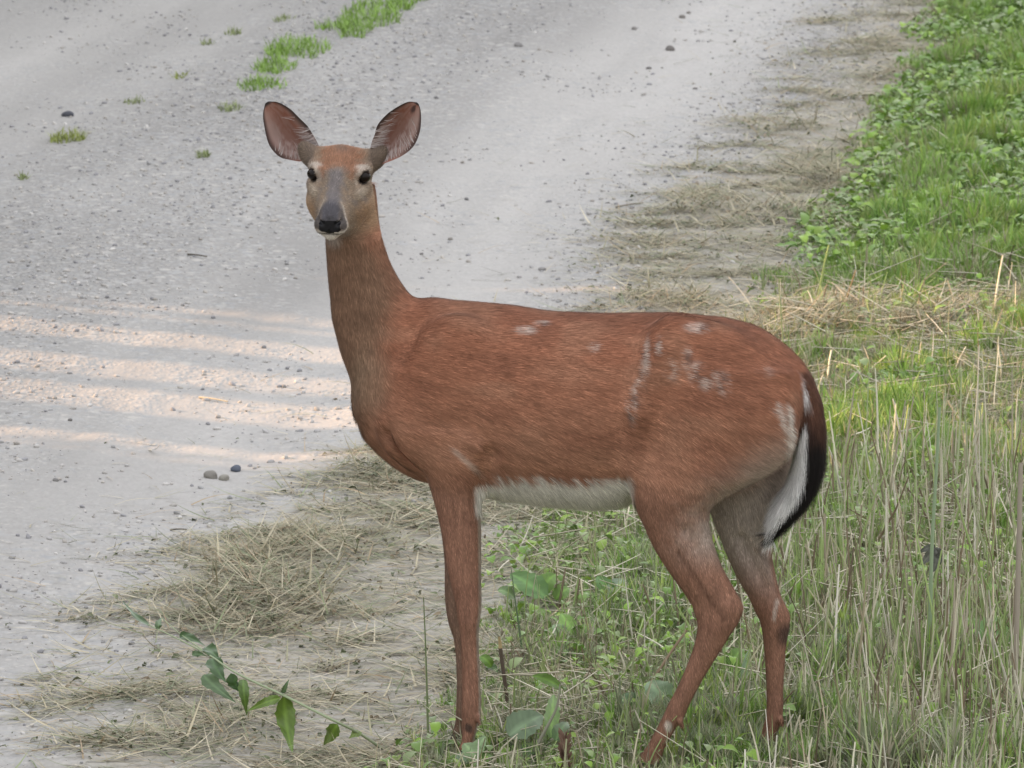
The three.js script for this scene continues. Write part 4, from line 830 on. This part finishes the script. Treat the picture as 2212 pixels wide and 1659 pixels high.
// ---- the long weed bent over the cut grass at the lower left
const Z1 = (x, y, h) => groundAt(216 + x * .26856, 1269 + y * .26856, h);
{
  const g = new THREE.Group(); g.name = 'weed'; const o = Z1(2300, 1320, 0); g.position.copy(o);
  const L = (v) => v.clone().sub(o), face = new THREE.Vector3(.1, .45, 1).normalize();
  const stem = [[2300, 1320, 0], [2080, 1170, .05], [1900, 1080, .085], [1500, 880, .12], [1100, 690, .13], [880, 545, .125], [640, 420, .115], [390, 300, .10]].map((p) => L(Z1(...p)));
  part('stem', stemGeo(stem, .0030, .0012), plainMat([.30, .36, .22]), g);
  part('stem', stemGeo([L(Z1(850, 520, .125)), L(Z1(660, 385, .118)), L(Z1(505, 250, .12))], .0016, .0008), plainMat([.30, .36, .22]), g);
  const D = [.055, .12, .035], B = [.13, .22, .03], G = [.10, .17, .075];
  [[[1480, 870, .12], [1500, 1100, .06], [1555, 1352, .012], .034, B], [[1450, 888, .12], [1320, 930, .11], [1175, 1000, .09], .016, B], [[1150, 740, .128], [1160, 870, .10], [1182, 1030, .055], .018, [.10, .18, .03]], [[1110, 735, .13], [1090, 770, .12], [1140, 850, .10], .030, D], [[830, 705, .12], [930, 800, .10], [1092, 925, .075], .026, G], [[900, 570, .125], [940, 660, .11], [1015, 765, .09], .030, D], [[850, 480, .13], [900, 520, .13], [965, 590, .12], .024, D], [[640, 385, .118], [730, 410, .12], [850, 475, .125], .017, D], [[740, 545, .12], [790, 535, .12], [860, 555, .12], .012, G], [[400, 310, .10], [290, 230, .09], [180, 108, .08], .011, D], [[1470, 850, .125], [1490, 800, .14], [1520, 740, .155], .008, G], [[1910, 1100, .085], [1860, 1180, .06], [1795, 1275, .02], .024, B], [[2075, 1150, .055], [2050, 1180, .05], [2000, 1215, .045], .016, [.20, .28, .08]], [[480, 330, .105], [470, 290, .115], [500, 240, .12], .012, G]].forEach(([b, m, t, w, c], i) => part('leaf', bigLeaf(L(Z1(...b)), L(Z1(...m)), L(Z1(...t)), w * 1.15, face, .3, .62, i + 3), leafMat(c, .5), g));
  tag(g, 'long green weed with lance-shaped leaves arching low over the cut grass at the lower left', 'weed');
}
// ---- broad-leaved weeds round the legs: each leaf [base px, mid px, tip px (with heights), width, colour]
function broadWeed(label, root, leaves) {
  const g = new THREE.Group(); g.name = 'broadleaf_weed'; const o = up(groundAt(...root)); g.position.copy(o);
  leaves.forEach(([bx, by, tx, ty, h0, h1, w, c, tilt = .8], i) => {
    const b = groundAt(bx, by, h0).sub(o), t = groundAt(tx, ty, h1).sub(o), m = b.clone().lerp(t, .5).add(new THREE.Vector3(0, .006, .008));
    part('leaf', bigLeaf(b, m, t, w, new THREE.Vector3(0, tilt, 1).normalize(), .12, .75, i * 7 + root[0]), leafMat(c, .6), g);
    part('stem', stemGeo([new THREE.Vector3(0, -.01, 0), b.clone().multiplyScalar(.5).add(new THREE.Vector3(0, .01, 0)), b], .0022, .0013, 5), plainMat([.20, .26, .11]), g);
  });
  tag(g, label, 'weed', 'broad-leaved weeds around the legs');
}
const GG = [.17, .25, .15], BG = [.13, .25, .035], DG = [.075, .15, .04], PG = [.22, .33, .16];
broadWeed('weed with large grey-green and bright green leaves right of the front hooves', [1165, 1640], [[1100, 1590, 1172, 1545, .06, .09, .062, GG], [1190, 1594, 1196, 1500, .05, .10, .030, BG], [1212, 1486, 1150, 1460, .10, .13, .024, BG], [1160, 1615, 1120, 1640, .03, .02, .035, DG], [1200, 1600, 1225, 1560, .05, .07, .03, DG]]);
broadWeed('pale downy weed rosette in front of the front hooves', [1022, 1660], [[1030, 1645, 1002, 1606, .03, .06, .035, PG], [1020, 1645, 1048, 1590, .03, .07, .026, PG], [1010, 1650, 985, 1630, .02, .03, .022, [.19, .28, .17]], [1035, 1650, 1062, 1632, .02, .03, .024, BG]]);
broadWeed('bright green weed with one small leaf beside the front cannon bone', [1050, 1450], [[1062, 1440, 1036, 1418, .03, .05, .022, BG], [1052, 1440, 1075, 1452, .02, .02, .018, DG]]);
broadWeed('weed with wide overlapping leaves behind the front leg, nearest the road', [1140, 1290], [[1180, 1290, 1102, 1240, .04, .08, .055, [.12, .24, .07]], [1160, 1285, 1200, 1240, .04, .08, .045, BG], [1110, 1290, 1075, 1275, .03, .05, .028, PG], [1200, 1295, 1230, 1270, .03, .05, .035, BG]]);
broadWeed('light green folded-leaf weed midway between front and hind legs', [1225, 1395], [[1242, 1385, 1212, 1325, .02, .07, .038, [.18, .33, .06]], [1222, 1385, 1195, 1350, .02, .05, .03, PG], [1240, 1385, 1272, 1350, .02, .05, .026, BG]]);
broadWeed('weed with a dark and a greyish round leaf left of the near hind shin', [1325, 1300], [[1320, 1295, 1345, 1250, .03, .06, .042, GG], [1320, 1290, 1290, 1245, .03, .07, .036, [.10, .22, .05]], [1335, 1290, 1372, 1265, .03, .05, .026, DG]]);
broadWeed('round grey-green leafed weed just left of the near hind pastern', [1410, 1560], [[1440, 1525, 1402, 1472, .05, .09, .058, [.20, .30, .17]], [1370, 1530, 1338, 1505, .04, .06, .042, [.11, .20, .09]], [1450, 1540, 1480, 1515, .03, .05, .03, BG]]);
broadWeed('low weed with small leaves between the two hind legs', [1585, 1520], [[1575, 1440, 1605, 1402, .06, .09, .032, BG], [1600, 1475, 1630, 1450, .05, .07, .03, [.15, .26, .05]], [1590, 1500, 1560, 1470, .04, .06, .028, BG], [1600, 1490, 1620, 1400, .05, .1, .016, DG]]);
broadWeed('green weed showing dark leaves at the lower right of the far hind leg', [1790, 1500], [[1800, 1400, 1822, 1372, .07, .09, .03, DG], [1760, 1480, 1735, 1440, .04, .07, .03, BG], [1790, 1480, 1765, 1500, .03, .03, .026, DG], [1775, 1600, 1805, 1590, .02, .03, .03, [.24, .36, .07]]]);
broadWeed('green weed with broad leaves at the right edge beside the thick dry stalk', [2145, 1460], [[2120, 1400, 2150, 1330, .07, .11, .05, [.10, .23, .035]], [2150, 1400, 2180, 1350, .06, .1, .045, [.11, .22, .04]], [2110, 1360, 2090, 1335, .07, .08, .024, BG], [2130, 1290, 2150, 1262, .12, .14, .022, BG]]);
// ---- stalks and twigs that stand out
function stalk(name, label, pts, r0, r1, c, extra) {      // pts: [px, py, height]; the first stands in the ground
  const g = new THREE.Group(); g.name = name; const o = up(groundAt(pts[0][0], pts[0][1])); g.position.copy(o);
  const b = groundAt(pts[0][0], pts[0][1]), P = pts.map(([x, y, h], i) => { const v = i === 0 ? b.clone().setY(o.y - .01) : h !== undefined ? groundAt(x, y, h) : (() => { const d = rayAt(x, y), t = (b.z - CAM_Z) / d.z; return d.multiplyScalar(t).add(camera.position); })(); return v.sub(o); });
  part('stem', stemGeo(P, r0, r1), plainMat(c), g); extra && extra(g, P, o); tag(g, label, 'stalk', 'single stalks standing in the verge'); return g;
}
stalk('stalk', 'tall thick pale green stalk standing right of the tail', [[2006, 1470], [2009, 1340], [2013, 1184], [2022, 1026], [2030, 880]], .0048, .003, [.27, .36, .22]);
stalk('stalk', 'long pale stalk leaning left at the right edge', [[2192, 1370], [2160, 1262], [2125, 1179], [2094, 1026], [2085, 900]], .0032, .0018, [.33, .36, .22]);
stalk('stalk', 'thick dry grey-brown stalk at the right edge of the picture', [[2188, 1600], [2194, 1420], [2199, 1250], [2205, 1000]], .0062, .005, [.33, .29, .235]);
stalk('stalk', 'dark green pointed stalk behind the front leg', [[1130, 1425], [1122, 1360], [1112, 1290], [1104, 1228]], .0030, .0008, [.10, .15, .075]);
stalk('stalk', 'slender green stalk left of the front leg', [[925, 1590], [922, 1480], [919, 1390], [915, 1290]], .0026, .001, [.17, .22, .10]);
stalk('stalk', 'broken dark brown stalk with tan top right of the front hooves', [[1099, 1540], [1093, 1490], [1086, 1440], [1081, 1400]], .0040, .0042, [.10, .075, .055], (g, P) => part('broken_tip', stemGeo([P[3].clone(), P[3].clone().add(new THREE.Vector3(-.001, .012, 0)), P[3].clone().add(new THREE.Vector3(-.003, .024, .002))], .0042, .0026), plainMat([.42, .33, .17]), g, 'tan torn top'));
stalk('stalk', 'grey jointed stalk bending right of the large grey-green leaf', [[1145, 1655], [1160, 1612], [1203, 1526], [1210, 1478]], .0045, .0018, [.25, .25, .19]);
stalk('stalk', 'tall straw-green stalk in front of the far hind cannon', [[1668, 1640], [1664, 1540], [1656, 1440], [1646, 1350]], .0026, .0014, [.38, .37, .22]);
stalk('stalk', 'pale stalk with a feathery head before the near hind cannon', [[1500, 1600], [1502, 1520], [1504, 1460]], .0016, .0010, [.40, .38, .28], (g, P) => { for (let k = 0; k < 7; k++) part('seed_head', stemGeo([P[2].clone(), P[2].clone().add(new THREE.Vector3((k - 3) * .002, .018, .001 * k)), P[2].clone().add(new THREE.Vector3((k - 3) * .0045, .034 + .004 * (k % 3), 0))], .0012, .0005, 4), plainMat([.42, .40, .31]), g); });
stalk('stalk', 'dark green thin stem slanting down to the bottom right', [[1950, 1668], [1870, 1612, .035], [1815, 1570, .055], [1768, 1532, .07]], .0024, .0016, [.09, .12, .06]);
stalk('stalk', 'reddish brown dried dock head at the bottom edge', [[1222, 1700], [1221, 1650], [1219, 1590]], .003, .002, [.20, .12, .085], (g, P) => { const r = rng(55), G = []; for (let k = 0; k < 90; k++) { const t = r(), b = P[0].clone().lerp(P[2], .25 + .75 * t), a = r() * 6.28, d = new THREE.Vector3(Math.cos(a) * .014, .012 + .012 * r(), Math.sin(a) * .014); G.push(bigLeaf(b, b.clone().addScaledVector(d, .5), b.clone().add(d), .004, new THREE.Vector3(Math.sin(a), .3, -Math.cos(a)), .1, .8, k)); } part('seed_head', mergeGeometries(G), plainMat([.21, .13, .095]), g).userData.kind = 'stuff'; });
stalk('stalk', 'stalk carrying a dark curled dead leaf, left of the tall thick stalk', [[2000, 1400], [1998, 1320], [2002, 1245], [2020, 1185]], .0022, .0014, [.16, .15, .11], (g, P) => { for (const [a, b, w, s, k] of [[[-.012, -.012, .008], [-.030, -.034, .012], .020, 9, .13], [[.002, -.022, .012], [-.006, -.048, .02], .022, 12, .10], [[.008, -.010, .006], [.012, -.034, .012], .014, 4, .08], [[-.014, .002, .004], [-.034, -.008, .004], .015, 21, .10]]) part('leaf', bigLeaf(P[3], P[3].clone().add(new THREE.Vector3(...a)), P[3].clone().add(new THREE.Vector3(...b)), w, new THREE.Vector3(.4 - s * .04, .2, 1), .45, .75, s), leafMat([k, k * 1.05, k * .9], .8), g, 'dark curled dead leaf'); });
stalk('twig', 'brown woody twig leaning toward the near hind shin', [[1370, 1518], [1410, 1468, .05], [1452, 1405, .10], [1483, 1362, .135]], .0042, .0026, [.20, .145, .09]);
stalk('stalk', 'dry pale stalk left of the far right stubble, below the tail tip', [[1790, 1330], [1783, 1200], [1781, 1110]], .0032, .0024, [.36, .31, .23]);
stalk('stalk', 'thin brown double stalk at mid right between tail and thick stalk', [[1850, 1560], [1856, 1430], [1872, 1250]], .0034, .002, [.37, .33, .22]);
stalk('stalk', 'thin green stem rising above the grass behind the rump', [[1700, 800], [1690, 720], [1682, 600]], .0026, .0012, [.26, .31, .15]);
renderer.render(scene, camera);
